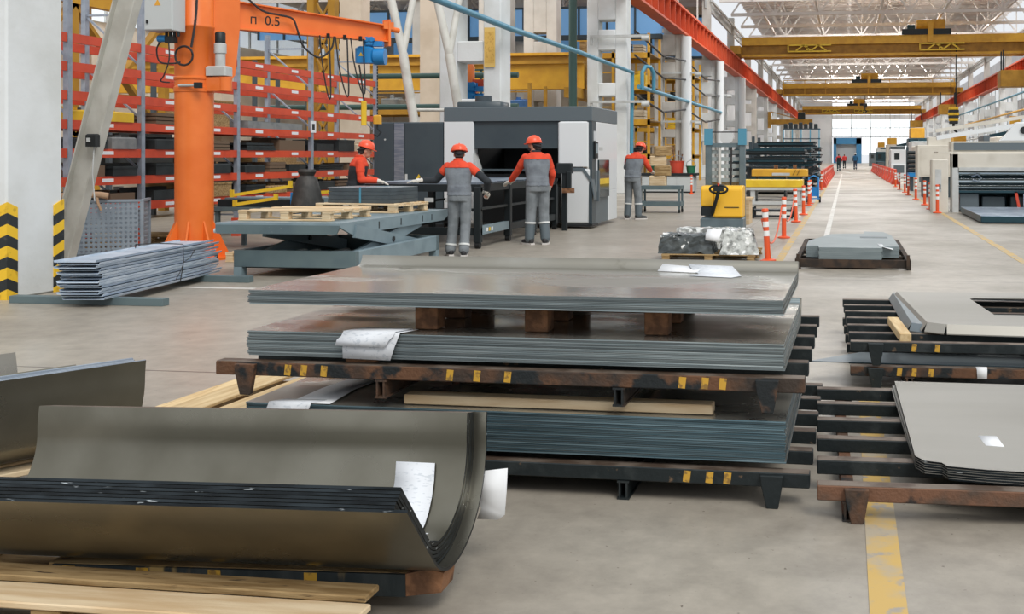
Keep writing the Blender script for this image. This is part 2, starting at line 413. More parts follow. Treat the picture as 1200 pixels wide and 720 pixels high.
for i in range(1, len(rows)):
    y0 = rows[i]; y1 = rows[i+1] if i+1 < len(rows) else 231.5
    if i > 0: struct(rail(HX-.55, HX+.12, y0+.01, y1-.01, 1).build('beam', CRANE_OR))
    if i > 1: struct(rail(RX-.12, RX+.55, y0+.01, y1-.01, -1).build('beam', CRANE_OR))
# dark web openings behind the near rail: walkway railing on top
for i in range(2, 6):
    mb = MB(); y0 = rows[i]+.05; y1 = rows[i+1]-.05
    for z in (10., 10.5): mb.tube([(HX-1.2, y0, z), (HX-1.2, y1, z)], .03, 6)
    for k in range(7):
        y = y0+(y1-y0)*k/6; mb.tube([(HX-1.2, y, 9.4), (HX-1.2, y, 10.5)], .03, 6)
    struct(mb.build('trim_%d' % (20+i), LGREY))
# roof: trusses, ties and decking with open skylight bands between the decks
ZB = 12.5
def truss(x0, x1, y, z0=ZB, h=2.4, m=TRUSS):
    mb = MB(); mb.bar((x0, y, z0), (x1, y, z0), .22, .24); mb.bar((x0, y, z0+h), (x1, y, z0+h), .22, .24)
    n = int((x1-x0)/3)
    for k in range(n):
        a = x0+(x1-x0)*k/n; b = x0+(x1-x0)*(k+1)/n; c = (a+b)/2
        mb.bar((a, y, z0), (c, y, z0+h), .12); mb.bar((c, y, z0+h), (b, y, z0), .12); mb.bar((b, y, z0), (b, y, z0+h), .09)
    return struct(mb.build('beam', m))
y = 75.
while y < 226:
    truss(-8.9, RX+.8, y); y += 7.7
for x in (-6.5, -2.2, 2.6, 7.4, 12):
    mb = MB(); mb.bar((x, 74, ZB+.2), (x, 226, ZB+.2), .16); mb.bar((x+1, 74, ZB+2.2), (x+1, 226, ZB+2.2), .14)
    struct(mb.build('beam', TRUSS))
k = 0; y = 74.
while y < 230:
    mb = MB()
    for q in range(6): mb.bx(-9.4, RX+1.2, y+.3+q*1.25, y+.42+q*1.25, 15.05, 15.2)
    for xx in (-9.4, -4.6, .4, 5., 9.8):
        mb.cur = 0 if (xx in (-9.4, .4, 9.8)) else 1
        if xx == .4 and k % 3: mb.cur = 1
        mb.bx(xx+.02, min(xx+4.78, RX+1.2), y, y+7.5, 15.2, 15.24)
    struct(mb.build('ceiling' if k == 0 else 'ceiling_%d' % k, [ROOF, ROOFLIGHT])); y += 7.7; k += 1
# side bay roof on the left
for y in (52, 60, 68):
    truss(-33, -9.5, y, 9.6, 2.2)
struct(box(-33.5, -9.6, 50, 76, 12.2, 12.4).build('ceiling_side', ROOF))
# eave band below the roof along the near rail
struct(MB().bx(HX-.9, HX-.75, 72, 231, 11.6, 12.4).bx(HX-.5, HX-.38, 72, 231, 12.0, 12.15).build('trim_40', LGREY))
struct(MB().bx(RX+.75, RX+.9, 72, 231, 11.6, 12.4).bx(RX+.38, RX+.5, 72, 231, 12.0, 12.15).build('trim_41', LGREY))
# end wall with tall glazing and the blue door portal
ye = 226.
WALLM = mat('pale_wall', '#dfe2e4', .8, 0, '#cfd3d6', .4, .4, .7)
mb = MB(); mb.bx(-10.5, -3.0, ye, ye+.4, 0, 15.2); mb.bx(-3.0, 14, ye, ye+.4, 9.2, 10.1); mb.bx(-3., 14, ye, ye+.4, 13.2, 15.2); mb.bx(14., 22, ye, ye+.4, 0, 15.2)
mb.bx(4.9, 14, ye, ye+.4, 0, 1.8)
struct(mb.build('wall_back', WALLM))
w1 = struct(MB().bx(-3, 14, ye+.15, ye+.2, 10.1, 13.2).bx(-3, 14, ye+.15, ye+.2, 5.6, 9.2).bx(3.2, 14, ye+.15, ye+.2, 1.8, 5.4).build('window_1', SKYPANE))
mb = MB()
for k in range(18):
    x = -3+k; t = .05 if k % 4 else .16
    mb.bx(x-t/2, x+t/2, ye-.05, ye+.1, 5.6 if x < 3.2 else 1.8, 13.2)
for z in (5.5, 7.4, 11.6): mb.bx(-3, 14, ye-.05, ye+.1, z-.08, z+.08)
mb.build('window_frame', LGREY, w1)
d = struct(box(-2.1, 2.0, ye-.2, ye, 0, 4.0).build('door_1', mat('roller_door', '#b9c1c6', .6)))
PORTAL = mat('portal_blue', '#3f86b8', .5)
MB().bx(-2.7, -2.1, ye-1.2, ye, 0, 5.3).bx(2.0, 3.1, ye-1.2, ye, 0, 5.3).bx(-2.7, 3.1, ye-1.2, ye, 4.0, 5.3).build('door_portal', PORTAL, d)
struct(box(21.6, 22, 55, 226, 0, 15).build('wall_right', WALLM))
w2 = struct(MB().bx(21.5, 21.6, 60, 220, 3.2, 6.2).bx(21.5, 21.6, 60, 220, 8.6, 11.5).build('window_2', SKYPANE_SIDE))
mb = MB()
for k in range(41): mb.bx(21.4, 21.5, 60+k*4-.1, 60+k*4+.1, 3.2, 11.5)
mb.bx(21.4, 21.5, 60, 220, 4.6, 4.75).build('window_frame', LGREY, w2)
# far wall of the side bay with its blue clerestory
CREAMW = mat('cream_wall', '#dccfbd', .85, 0, '#cbbba6', .7, .4, .7)
mb = MB(); mb.bx(-34, -9.9, 76, 76.4, 0, 8.6); mb.bx(-34, -9.9, 76, 76.4, 11.6, 13)
struct(mb.build('wall_bay', CREAMW))
w3 = struct(box(-34, -9.9, 76.2, 76.25, 8.6, 11.6).build('window_3', BLUEPANE))
mb = MB()
for k in range(13): mb.bx(-34+k*2-.06, -34+k*2+.06, 75.9, 76.1, 8.6, 11.6)
for z in (8.6, 10.1, 11.55): mb.bx(-34, -9.9, 75.9, 76.1, z-.08, z+.08)
mb.build('window_frame', mat('dark_window_frame', '#34434c', .5), w3)
struct(box(-34, -33.6, -8, 76, 0, 12.4).build('wall_left', CREAMW))
w4 = struct(box(-33.55, -33.5, 0, 74, 7.6, 10.6).build('window_4', SKYPANE_SIDE))
mb = MB()
for k in range(26): mb.bx(-33.5, -33.4, k*2.96-.06, k*2.96+.06, 7.6, 10.6)
mb.bx(-33.5, -33.4, 0, 74, 8.5, 8.65).bx(-33.5, -33.4, 0, 74, 9.5, 9.65).build('window_frame', LGREY, w4)
# left bay beyond: pale wall closing the side of the main hall far off
struct(box(-16.4, -16, 76.4, 231, 0, 12.9).build('wall_side', WALLM))

# ---------------------------------------------------------------- overhead cranes
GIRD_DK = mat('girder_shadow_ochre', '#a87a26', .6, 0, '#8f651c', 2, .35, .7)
def overhead_crane(y, label, m, trol_x, truss_rail=False):
    r = thing('overhead_crane', label, 'overhead crane', (0, y, 9.52), 0, 'travelling bridge cranes of the main hall')
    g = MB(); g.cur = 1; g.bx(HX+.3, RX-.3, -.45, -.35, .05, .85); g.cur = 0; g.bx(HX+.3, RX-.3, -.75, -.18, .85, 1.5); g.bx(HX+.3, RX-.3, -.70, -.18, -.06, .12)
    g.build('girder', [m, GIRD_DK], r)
    MB().bx(HX+.3, RX-.3, 1.5, 1.6, .05, 1.35).bx(HX+.3, RX-.3, 1.35, 1.75, 1.35, 1.5).bx(HX+.3, RX-.3, 1.35, 1.75, -.06, .05).build('girder', YEL_DK, r)
    for x in (HX-.1, RX+.1):
        e = box(x-.4, x+.4, -1.6, 2.7, .12, .75).build('end_carriage', YEL_DK, r)
        for yy in (-1.1, 2.2): MB().cyl((x-.1, yy, .18), (x+.1, yy, .18), .18, n=14).build('wheel', NEARBLK, e)
    t = MB(); t.bx(trol_x-1.6, trol_x+1.6, -.8, 2, 1.58, 1.9); t.cyl((trol_x-.7, .4, 2.35), (trol_x+.7, .4, 2.35), .48); t.bx(trol_x+.5, trol_x+1.5, .1, .8, 1.9, 2.8); t.bx(trol_x+.1, trol_x+.5, -.95, -.75, .9, 2.5)
    tr = t.build('trolley', m, r)
    MB().bx(trol_x-1.9, trol_x+1.9, -.85, -.8, 1.5, 1.95).build('trolley_frame', NEARBLK, tr)
    MB().cyl((trol_x-1.4, .9, 2.2), (trol_x-.8, .9, 2.2), .3).build('motor', TEAL, tr)
    rl = MB()
    if truss_rail:
        n = 8
        for k in range(n+1):
            x = HX+.5+(RX-HX-1)*k/n; rl.bar((x, -.75, .1), (x, -.75, 1.9), .09)
        rl.bar((HX+.5, -.75, 1.9), (RX-.5, -.75, 1.9), .09); rl.bar((HX+.5, -.75, 1.0), (RX-.5, -.75, 1.0), .07)
        rl.build('guard_rail', YELLOW, r)
    else:
        for xx in (-4.6, trol_x-.5):
            for a, b in (((0, .55), (3.4, .55)), ((0, .05), (3.4, .05)), ((0, .05), (0, .6)), ((.6, .1), (1.2, .55)), ((1.2, .55), (1.8, .1)), ((1.8, .1), (2.4, .55)), ((2.4, .55), (3., .1)), ((1.5, .05), (1.5, .55))):
                rl.bar((xx+a[0], -.85, a[1]+.25), (xx+b[0], -.85, b[1]+.25), .11)
            rl.build('service_platform', YEL_LT, r); rl = MB()
    return r, tr
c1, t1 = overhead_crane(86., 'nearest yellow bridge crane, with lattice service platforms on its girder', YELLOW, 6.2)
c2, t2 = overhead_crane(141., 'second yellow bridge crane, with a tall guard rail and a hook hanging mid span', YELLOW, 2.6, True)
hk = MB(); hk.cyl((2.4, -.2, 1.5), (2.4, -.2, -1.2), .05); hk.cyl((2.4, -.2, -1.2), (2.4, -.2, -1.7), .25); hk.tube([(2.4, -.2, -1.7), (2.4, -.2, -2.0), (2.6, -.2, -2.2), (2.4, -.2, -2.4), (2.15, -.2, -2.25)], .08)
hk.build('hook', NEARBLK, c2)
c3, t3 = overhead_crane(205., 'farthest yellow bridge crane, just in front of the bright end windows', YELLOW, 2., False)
# small cabins / buffers hung on the right rail
for y, l in ((84.5, 'ochre crane end housing on the orange rail by the nearest bridge crane'), (139, 'ochre crane end housing on the orange rail by the second bridge crane'), (200, 'ochre crane end housing on the orange rail by the farthest bridge crane')):
    r = thing('crane_cabin', l, 'crane cabin', (RX-1.0, y, 6.6), 0, 'ochre housings under the crane rail')
    MB().cb(-1.6, .7, -.9, .9, .2, 1.45, .05).build('housing', YEL_DK, r); MB().bx(-1.4, -1.3, -.6, -.5, 1.45, 3.0).bx(.4, .5, -.6, -.5, 1.45, 3.0).bx(-1.4, -1.3, .5, .6, 1.45, 3.0).bx(.4, .5, .5, .6, 1.45, 3.0).build('hanger', NEARBLK, r)
hb = MB(); hx, hz = 8.3, -5.5
for k in range(6):
    hb.cur = k % 2; hb.bx(hx-.42+.03*abs(k-3), hx+.42-.03*abs(k-3), -.75, -.2, hz+k*.22, hz+k*.22+.22)
hbo = hb.build('hook_block', [STR_K, STR_Y], c1, bevel=.04, seg=1)
MB().tube([(hx, -.47, hz), (hx, -.47, hz-.4), (hx+.28, -.47, hz-.7), (hx, -.47, hz-1.), (hx-.28, -.47, hz-.8)], .1).build('hook', NEARBLK, hbo)
for s_ in (-.2, .2): MB().cyl((hx+s_, -.47, hz+1.32), (hx+s_, -.47, 1.6), .04, n=6).build('wire_rope', NEARBLK, c1)
# ================================================================ foreground: bent plates on the floor
def offset(prof, d):
    n = len(prof); out = []
    for i in range(n):
        a = Vector(prof[max(i-1,0)]); b = Vector(prof[min(i+1,n-1)]); t = (b-a).normalized()
        out.append((prof[i][0]-t.y*d, prof[i][1]+t.x*d))
    return out
def arc(cy, cz, r, a0, a1, n):
    return [(cy+r*math.cos(math.radians(a0+(a1-a0)*k/n)), cz+r*math.sin(math.radians(a0+(a1-a0)*k/n))) for k in range(n+1)]
# profile: sloping front wall, round bottom, steep back wall (y to the back, z up), measured from the bottom line
TP = [(-.350, .293), (-.285, .22), (-.215, .14)]+arc(0, .2, .2, -138.6, -90, 8)+arc(0, .355, .355, -86, 0, 18)+[(.36, .40), (.365, .425)]
TPM = [(-y, z) for y, z in TP][::-1]
TX, TY, TA = -1.33, 3.375, math.radians(-.3)
def tw_(x, y, z):
    dx, dy = x+1.335, y-3.375
    return (TX+dx*math.cos(TA)-dy*math.sin(TA), TY+dx*math.sin(TA)+dy*math.cos(TA), z)
def trough(prefix_label, n, loc, rotz, x0, x1, pitch, edge, grp, first, prof=None, edge2=None):
    out = []
    for k in range(n):
        p = offset(prof or TP, k*pitch)
        mb = MB(); mb.smooth = True
        dx = .042 if k == 0 else random.uniform(-.004, .004)
        mb.strip(p, pitch*.8, x0+random.uniform(-.01, .01), x1+dx)
        o = mb.build('bent_plate', [TROUGH, edge, edge2 or edge], None, loc=loc, rotz=rotz)
        if prof is None: o.rotation_euler = (0, math.radians(-1.15), rotz)
        # cut edges carry the darker scale: the last two of every seven faces are ends
        for f in o.data.polygons:
            if f.area < .9*pitch*(x1-x0)*1.2 and len(f.vertices) == 4:
                vz = [o.data.vertices[i].co for i in f.vertices]
                le = min((vz[i]-vz[(i+1) % 4]).length for i in range(4))
                if le < pitch*1.05: f.material_index = 2 if (min(c.y for c in vz) > .2 and max(c.x for c in vz)-min(c.x for c in vz) > .3) else 1
        for f in o.data.polygons:
            if f.material_index: f.use_smooth = False
        md = o.modifiers.new('es', 'EDGE_SPLIT'); md.split_angle = math.radians(35)
        tag(o, first[0] if k == 0 else (first[1] if k == n-1 else prefix_label), 'bent steel plate', grp)
        out.append(o)
    return out
T1 = trough('one of the plates nested inside the front trough stack', 7, (TX, TY, .142), TA, -1.70, .0, .0125, DARK_EDGE,
      'nested trough plates at the front', ('outermost U-bent steel plate of the front stack, its end standing proud', 'inmost U-bent steel plate of the front stack, printed sheet lying in it'), None, WORN_EDGE)
T2 = trough('one of the middle trough plates in the slanting stack behind the front one', 5, (-3.476, 4.588, .15), math.radians(59), -2.6, 0, .011, GALV,
      'nested trough plates in the slanting stack', ('outermost U-bent plate of the slanting stack behind the front trough', 'inmost U-bent plate of the slanting stack behind the front trough'), TPM)
# papers on the front trough
def paper(pts, name, label, m=PAPER, cat='paper sheet', th=.0012, group=None):
    """a limp sheet: rows of points, given a real thickness"""
    R = len(pts); Cn = len(pts[0])
    vs = [p for r in pts for p in r]; mb = MB(); mb.smooth = True
    mb.add(vs, [(r*Cn+c, r*Cn+c+1, (r+1)*Cn+c+1, (r+1)*Cn+c) for r in range(R-1) for c in range(Cn-1)])
    o = mb.build(name, m); s = o.modifiers.new('solid', 'SOLIDIFY'); s.thickness = th; s.offset = 0
    return tag(o, label, cat, group)
def on_trough(s0, s1, x0, x1, k=7.3, slant=0., n=9):
    """points along the inner face of the front stack between profile fractions"""
    p = offset(TP, k*.0125); L = [0]
    for a, b in zip(p, p[1:]): L.append(L[-1]+math.dist(a, b))
    def at(f):
        d = f*L[-1]
        for i in range(len(p)-1):
            if L[i+1] >= d-1e-9:
                t = (d-L[i])/(L[i+1]-L[i]); return (p[i][0]+(p[i+1][0]-p[i][0])*t, p[i][1]+(p[i+1][1]-p[i][1])*t)
        return p[-1]
    rows = []
    for i in range(n):
        f = s0+(s1-s0)*i/(n-1); y, z = at(f); sh = slant*i/(n-1)
        rows.append([tw_(x0+sh, 3.375+y, .142+z), tw_(x1+sh, 3.375+y, .142+z)])
    return rows
paper(on_trough(.80, .27, -1.60, -1.455, 7.25, .06), 'paper_sheet', 'printed sheet stuck along the inside of the front trough near its end')
q = on_trough(.46, .36, -1.485, -1.395, 7.7, .01)
paper([[r[0], (r[1][0]+.02*math.sin(i*1.7), r[1][1]-.012, r[1][2]+.008+.006*math.sin(i*2.1))] for i, r in enumerate(q)], 'paper_sheet', 'crumpled slip of paper lying in the bottom of the front trough')
paper([[(-1.35, 3.7445, .345), (-1.225, 3.76, .36)], [(-1.35, 3.7435, .27), (-1.228, 3.757, .275)], [(-1.32, 3.745, .215), (-1.235, 3.757, .19)], [(-1.335, 3.742, .175), (-1.26, 3.752, .172)]], 'paper_sheet', 'blank white sheet sticking out behind the end of the front trough', PAPER_W)

# pallet and bearer below the front trough
def plank(r, name, x0, x1, y0, y1, z0, z1, m=WOOD, bev=.004): return box(x0, x1, y0, y1, z0, z1).build(name, m, r, bevel=bev, seg=1)
r = thing('wooden_pallet', 'pale wooden pallet under the front trough, a long board at its near edge', 'pallet', (-2.35, 2.97, 0))
plank(r, 'deck_board', -.95, .9, 0, .145, .098, .12)
plank(r, 'deck_board', -.95, .86, .19, .29, .098, .12, WOOD_OLD)
plank(r, 'deck_board', -.95, .88, .50, .62, .085, .107, WOOD_OLD)
for x in (-.8, -.1, .7): plank(r, 'block', x-.05, x+.05, .51, .61, .02, .085, WOOD_OLD)
for x in (-.8, -.1, .7): plank(r, 'bearer', x-.05, x+.05, .005, .295, .02, .098, WOOD_OLD)
for y in (.01, .5): plank(r, 'bottom_board', -.95, .88, y, y+.1, 0, .02, WOOD_OLD)
BAND = mat('black_and_ochre_paint', '#20292b', .7, 0, '#33393a', 8, .45, .6, c3='#a68a55', scale3=6, lo3=.56, hi3=.62, bump=.25, stretch=(1,.3,.3))
r = thing('timber_bearer', 'timber bearer painted black with yellow bands, under the round of the front trough', 'timber bearer', (-2.05, 3.325, .105))
r.rotation_euler = (0, math.radians(-1.15), math.radians(1))
mb = MB(); mb.bx(-.66, .64, 0, .105, 0, .013).build('worn_top', WOOD_OLD, r)
mb = MB(); mb.bx(-.66, .62, .0, .1, -.0, .0)
b0 = box(-.64, .62, -.012, .0, -.062, .011).build('painted_face', BAND, r)
for x in (-.6, -.33, -.07, .27): box(x, x+.045, -.0135, -.012, -.06, .009).build('yellow_band', YEL_PAINT, r)
MB().prism([(.62, -.06), (.74, -.045), (.75, .02), (.70, .03), (.62, .013)], -.01, .1, 'y').build('splintered_end', WOOD_END, r)
# pallet below the slanting trough
r = thing('wooden_pallet', 'pale wooden pallet under the slanting trough, one block end painted orange', 'pallet', (-3.476, 4.588, 0), math.radians(59))
for y in (-.22, -.05, .12): plank(r, 'deck_board', -2.4, .0, y, y+.12, .125, .15)
for x in (-1.9, -1.05, -.1): plank(r, 'bearer', x-.05, x+.05, -.24, .3, .0, .125, WOOD_OLD)
box(-1.0, -.88, -.36, -.24, .0, .12).build('painted_block', mat('orange_brown_block', '#b0632f', .75), r, bevel=.004)
# loose grey plate leaning at the frame's edge behind the slanting trough
o = MB().strip([(0, 0), (.05, .2), (.12, .47)], .006, -1.2, 0).build('steel_plate', STEEL, None, loc=(-4.21, 4.98, .0), rotz=math.radians(62))
tag(o, 'plain grey plate standing up behind the slanting trough at the picture edge', 'steel plate')

# ================================================================ the tall centre stack
RZ = math.radians(-.5)
CX, CY = -1.515, 4.6              # front middle of the stack on the floor
cR = Matrix.Rotation(RZ, 4, 'Z')
def cpos(x, y, z):
    v = cR @ Vector((x, y, 0)); return (CX+v.x, CY+v.y, z)
def bent_stack(n, pitch, z0, x0, x1, depth, r0, grp, labels, edge, sag=0., jit=.006, flange=.05):
    for k in range(n):
        r = max(r0-k*pitch, .02)
        j = random.uniform(-jit, jit); y0 = random.uniform(0, jit*1.4)
        p = [(y0, 0), (depth*.5, 0)]+[(depth-r0+r0*0+r*math.sin(math.radians(a)), r-r*math.cos(math.radians(a))) for a in range(0, 86, 9)]
        mb = MB(); mb.strip(p, pitch*.86, x0+j, x1+j*.7, 0)
        o = mb.build('steel_plate', [STEEL_TOP if k == n-1 else STEEL, edge], None, loc=cpos(0, 0, z0+k*pitch), rotz=RZ)
        for f in o.data.polygons:
            vz = [o.data.vertices[i].co for i in f.vertices]
            if min((vz[i]-vz[(i+1) % 4]).length for i in range(4)) < pitch*.9: f.material_index = 1
            elif f.area < .4: f.use_smooth = True
        md = o.modifiers.new('es', 'EDGE_SPLIT'); md.split_angle = math.radians(30)
        lab = labels[2] if k == n-1 else labels[0] if k == 0 else labels[1]
        tag(o, lab, 'steel plate', grp)
bent_stack(22, .0082, .178, -1.25, 1.255, 1.62, .21, 'plates of the lowest pile', ('lowest plate of the blue-grey pile nearest the floor', 'plate within the blue-grey pile nearest the floor', 'topmost plate of the blue-grey pile nearest the floor'), BLUE_EDGE, flange=.0)
bent_stack(16, .0072, .575, -1.24, 1.25, 1.45, .145, 'plates of the middle pile', ('lowest plate of the middle pile in the tall stack', 'plate within the middle pile of the tall stack', 'topmost plate of the middle pile, under the small pallet'), STEEL_EDGE, flange=.0)
bent_stack(9, .0072, .815, -1.235, 1.245, 1.22, .13, 'plates of the top pile', ('lowest plate of the top pile in the tall stack', 'plate within the top pile of the tall stack', 'topmost plate of the tall stack, patchy with oil marks'), STEEL_EDGE, flange=.0)
# steel stacking frames
def stack_frame(label, loc, rotz, L, D, m, m2, nbar=6, group=None, zt=.145, bh=.062, leg=True, chan=(-.55, .55), yel=(.62, .72, .83), name='stacking_frame', extra=(), legm=None):
    r = thing(name, label, 'steel stacking frame', loc, rotz, group)
    for k in range(nbar):
        y = (D-.08)*k/(nbar-1); mm = m if k == 0 else m2
        b = MB(); b.bx(-L/2, L/2, y, y+.075, zt-bh, zt)
        bb = b.build('beam' if k in (0, nbar-1) else 'crossbar', mm, r, bevel=.004, seg=1)
        box(-L/2+.003, L/2-.003, y+.004, y+.071, zt, zt+.0015).build('worn_top', WORN_EDGE, bb)
        if k == 0:
            for x, ss in [(q, (-1, 1)) for q in yel]+[(q, (1,)) for q in extra]:
                for s in ss:
                    MB().prism([(s*x*L/2*1.04-.014, zt-bh+.008), (s*x*L/2*1.04+.016, zt-bh+.005), (s*x*L/2*1.04+.022, zt-.008), (s*x*L/2*1.04-.009, zt-.006)], -.0015, 0, 'y').build('yellow_mark', YEL_PAINT, bb)
    if leg:
        for sx in (-1, 1):
            for y in (-.03, D-.05):
                x = sx*(L/2-.16)
                g = MB().prism([(x-.05, zt-.005), (x+.05, zt-.005), (x+.045, zt-.05), (x+.028, 0), (x-.022, 0), (x-.045, zt-.05)], y, y+.03, 'y')
                g.build('leg', legm or m2, r, bevel=.003, seg=1)
    for x in chan:
        g = MB()
        g.bx(x-.027, x+.027, -.005, D-.0, .0, .008); g.bx(x-.027, x+.027, -.005, D, zt-bh-.009, zt-bh-.001); g.bx(x-.02, x-.012, -.005, D, .008, zt-bh-.009); g.bx(x+.012, x+.02, -.005, D, .008, zt-bh-.009)
        g.build('fork_channel', m, r)
    return r
f1 = stack_frame('dark steel stacking frame on the floor under the tall stack', cpos(0, -.03, 0), RZ, 2.72, 1.85, BLACKSTEEL, BLACKSTEEL, group=None, yel=(.585, .655, .71))
f2 = stack_frame('rust brown steel stacking frame, bowed, between the middle and lowest piles', cpos(-.02, -.03, .405), RZ, 2.72, 1.85, RUST, BLACKSTEEL, yel=(.585, .655, .71), extra=(-.16, -.07, .03), legm=RUST)
# timbers between
def timber(label, x0, x1, y0, y1, z0, z1, m=WOOD, name='timber_bearer'):
    o = MB().bx(x0, x1, y0, y1, 0, z1-z0).build(name, m, None, bevel=.004, loc=cpos(0, 0, z0), rotz=RZ, seg=1)
    return tag(o, label, 'timber bearer')
timber('long pale timber lying on the lowest pile below the rusty frame', -.5, .93, .06, .15, .36, .404)
timber('second pale timber across the lowest pile, towards its back', -.9, .9, 1.1, 1.2, .36, .404)
timber('small orange-brown wood block under the middle pile', -.77, -.62, .03, .14, .5515, .574, WOOD_END, 'wood_block')
for i, y in enumerate((.2, .75, 1.3)):
    timber(('dark dunnage strip under the front of the middle pile', 'dark dunnage strip under the middle of the middle pile', 'dark dunnage strip under the back of the middle pile')[i], -1.2, 1.22, y, y+.09, .5515, .574, BLACK, 'dunnage_strip')
    timber(('dark dunnage strip under the front of the lowest pile', 'dark dunnage strip under the middle of the lowest pile', 'dark dunnage strip under the back of the lowest pile')[i], -1.2, 1.22, y, y+.09, .147, .177, BLACK, 'dunnage_strip')
# small pallet between top and middle piles
def euro_pallet(label, loc, rotz, m=WOOD, group=None, L=1.2, W=.8, h=.12, blockm=None, boards=5):
    r = thing('wooden_pallet', label, 'pallet', loc, rotz, group); blockm = blockm or m
    th = h*.16
    for k in range(boards):
        y = (W-.1)*k/(boards-1); plank(r, 'deck_board', -L/2, L/2, y, y+.1, h-th, h, m)
    for x in (-L/2, -.06, L/2-.12): plank(r, 'stringer_board', x, x+.12, 0, W, h-2*th, h-th, m)
    for x in (-L/2+.005, -.055, L/2-.125):
        for y in (.004, W/2-.05, W-.104): plank(r, 'block', x, x+.11, y, y+.1, th, h-2*th, blockm)
    for y in (0, W/2-.05, W-.1): plank(r, 'bottom_board', -L/2, L/2, y, y+.1, 0, th, m)
    return r
PAL_BR = mat('brown_pallet_wood', '#7d5b40', .8, 0, '#5d412c', 5, .35, .65, stretch=(1,7,7), bump=.2)
r = thing('wooden_pallet', 'small brown wooden pallet sandwiched between the two upper piles', 'pallet', cpos(.12, .14, .6915), RZ)
for x in (-.6, -.07, .49):
    for y in (.0, .35, .7): plank(r, 'block', x, x+.11, y, y+.1, .0, .105, WOOD_END)
    plank(r, 'stringer_board', x, x+.11, 0, .8, .105, .123, PAL_BR)
for y in (.36, .71): plank(r, 'bottom_board', -.48, .48, y+.02, y+.08, .04, .055, PAL_BR)
# papers on the centre stack
def cpaper(rows, label, m=PAPER):
    return paper([[cpos(*p) for p in r] for r in rows], 'paper_sheet', label, m)
def drape(x0, x1, zt, drop, back, sk=0., out=.006):
    return [[(x0+.05, back, zt+.003), (x1+.05, back+.01, zt+.003)], [(x0+.02, back*.4, zt+.003), (x1+.03, back*.4, zt+.004)], [(x0, .0-out*.3, zt+.003), (x1+.01, -out*.2, zt+.004)],
            [(x0-.006, -out, zt-.02), (x1+.004, -out, zt-.015)], [(x0-.02, -out-.012, zt-drop*.55), (x1-.01, -out-.01, zt-drop*.5)], [(x0-.03+sk, -out-.012, zt-drop), (x1-.03, -out-.012, zt-drop-.004)]]
cpaper(drape(-.74, -.50, .6925, .115, .10, .012), 'white sheet hanging over the front edge of the middle pile, lower leaf')
cpaper(drape(-.76, -.52, .698, .06, .09, 0, .02), 'white sheet folded over the front edge of the middle pile, upper leaf')
cpaper([[(.70, .86, .8815), (.93, .80, .8815)], [(.74, .95, .8815), (.97, .89, .8815)], [(.70, 1.04, .885), (.94, 1.02, .884)], [(.66, 1.10, .915), (.90, 1.09, .91)]], 'white printed sheet lying on top of the tall stack')
cpaper([[(.50, 1.05, .8815), (.72, 1.0, .8815)], [(.52, 1.10, .915), (.74, 1.095, .90)]], 'second white sheet propped in the bend at the back of the tall stack', PAPER_W)
cpaper([[(-1.03, .0, .363), (-.83, .0, .363)], [(-1.03, .30, .363), (-.86, .30, .363)], [(-.98, .75, .364), (-.80, .75, .364)]], 'long white sheet lying on the lowest pile near its end', PAPER_W)
cpaper(drape(-1.13, -.93, .362, .10, .06), 'white sheet hanging over the front edge of the lowest pile')
# wood slat crate beside the centre stack
r = thing('slatted_pallet', 'bundle of pale slats on a pallet behind the front trough', 'pallet', (-3.6, 5.0, 0), math.radians(-2))
for k in range(7): plank(r, 'slat', .0+k*.115, .09+k*.115+random.uniform(0, .012), random.uniform(-.06, 0), 1.05+random.uniform(-.05, .06), .165+.012*(k % 3), .185+.012*(k % 3), WOODY)
for y in (.05, .45, .85): plank(r, 'bearer', -.02, .78, y, y+.09, 0, .165, WOOD)
# oil marks on the top plate
OIL = mat('oil_film', '#4c453a', .12, .85, '#6a6253', 6, .4, .6)
# ================================================================ right side: stacking frames with cut plates
FX = 1.28
g1 = stack_frame('rusty steel stacking frame in front on the right, half covered by grey plates', (1.23, 4.45, 0), math.radians(1.6), 2.7, 1.9, RUST_RED, BLACKSTEEL, chan=(-1.22, .0), yel=(), legm=RUST)
def poly_plate(poly, z0, th, loc, rotz, label, grp=None, m=None, name='steel_plate', edge=DARK_EDGE, cat='steel plate'):
    mb = MB(); n = len(poly); mb.prism(poly, 0, th, 'z')
    o = mb.build(name, [m or STEEL, edge], None, loc=(loc[0], loc[1], z0), rotz=rotz)
    for f in o.data.polygons:
        if abs(f.normal.z) < .5: f.material_index = 1
    return tag(o, label, cat, grp)
PLT = mat('mill_grey_plate', '#a8a59d', .45, .55, '#98948b', .9, .3, .7, c3='#8a8478', scale3=6, lo3=.68, hi3=.8, stretch=(.35, 1.6, 1))
PLT2 = mat('blue_grey_plate', '#8f989c', .42, .65, '#7c868b', 1.2, .3, .7)
zz = .148
for k in range(6):
    t = k/5
    pts = [(.26+.02*t+random.uniform(-.006, .006), 6.27), (2.7, 6.27), (2.7, 4.40-.03*t+.02), (1.6, 4.44+.06*t+random.uniform(-.02, .02)), (.58, 4.52+.03*t), (.42, 4.55+.03*t), (.40, 4.60+.03*t), (.33, 4.61+.04*t), (.295, 4.69+.03*t)]
    lab = 'topmost grey plate on the rusty frame, a white tag stuck on it' if k == 5 else 'lowest plate on the rusty frame at the front on the right' if k == 0 else 'plate in the stepped pile below the tagged grey plate'
    poly_plate(pts[::-1], zz+k*.0085, .0072, (0, 0, 0), 0, lab, 'plates on the front right frame', PLT)
zt = zz+5*.0085+.0074
paper([[(.62, 4.93, zt), (.70, 4.92, zt)], [(.605, 5.10, zt), (.69, 5.10, zt)]], 'paper_tag', 'white paper tag stuck to the topmost grey plate', PAPER_W, 'paper tag')
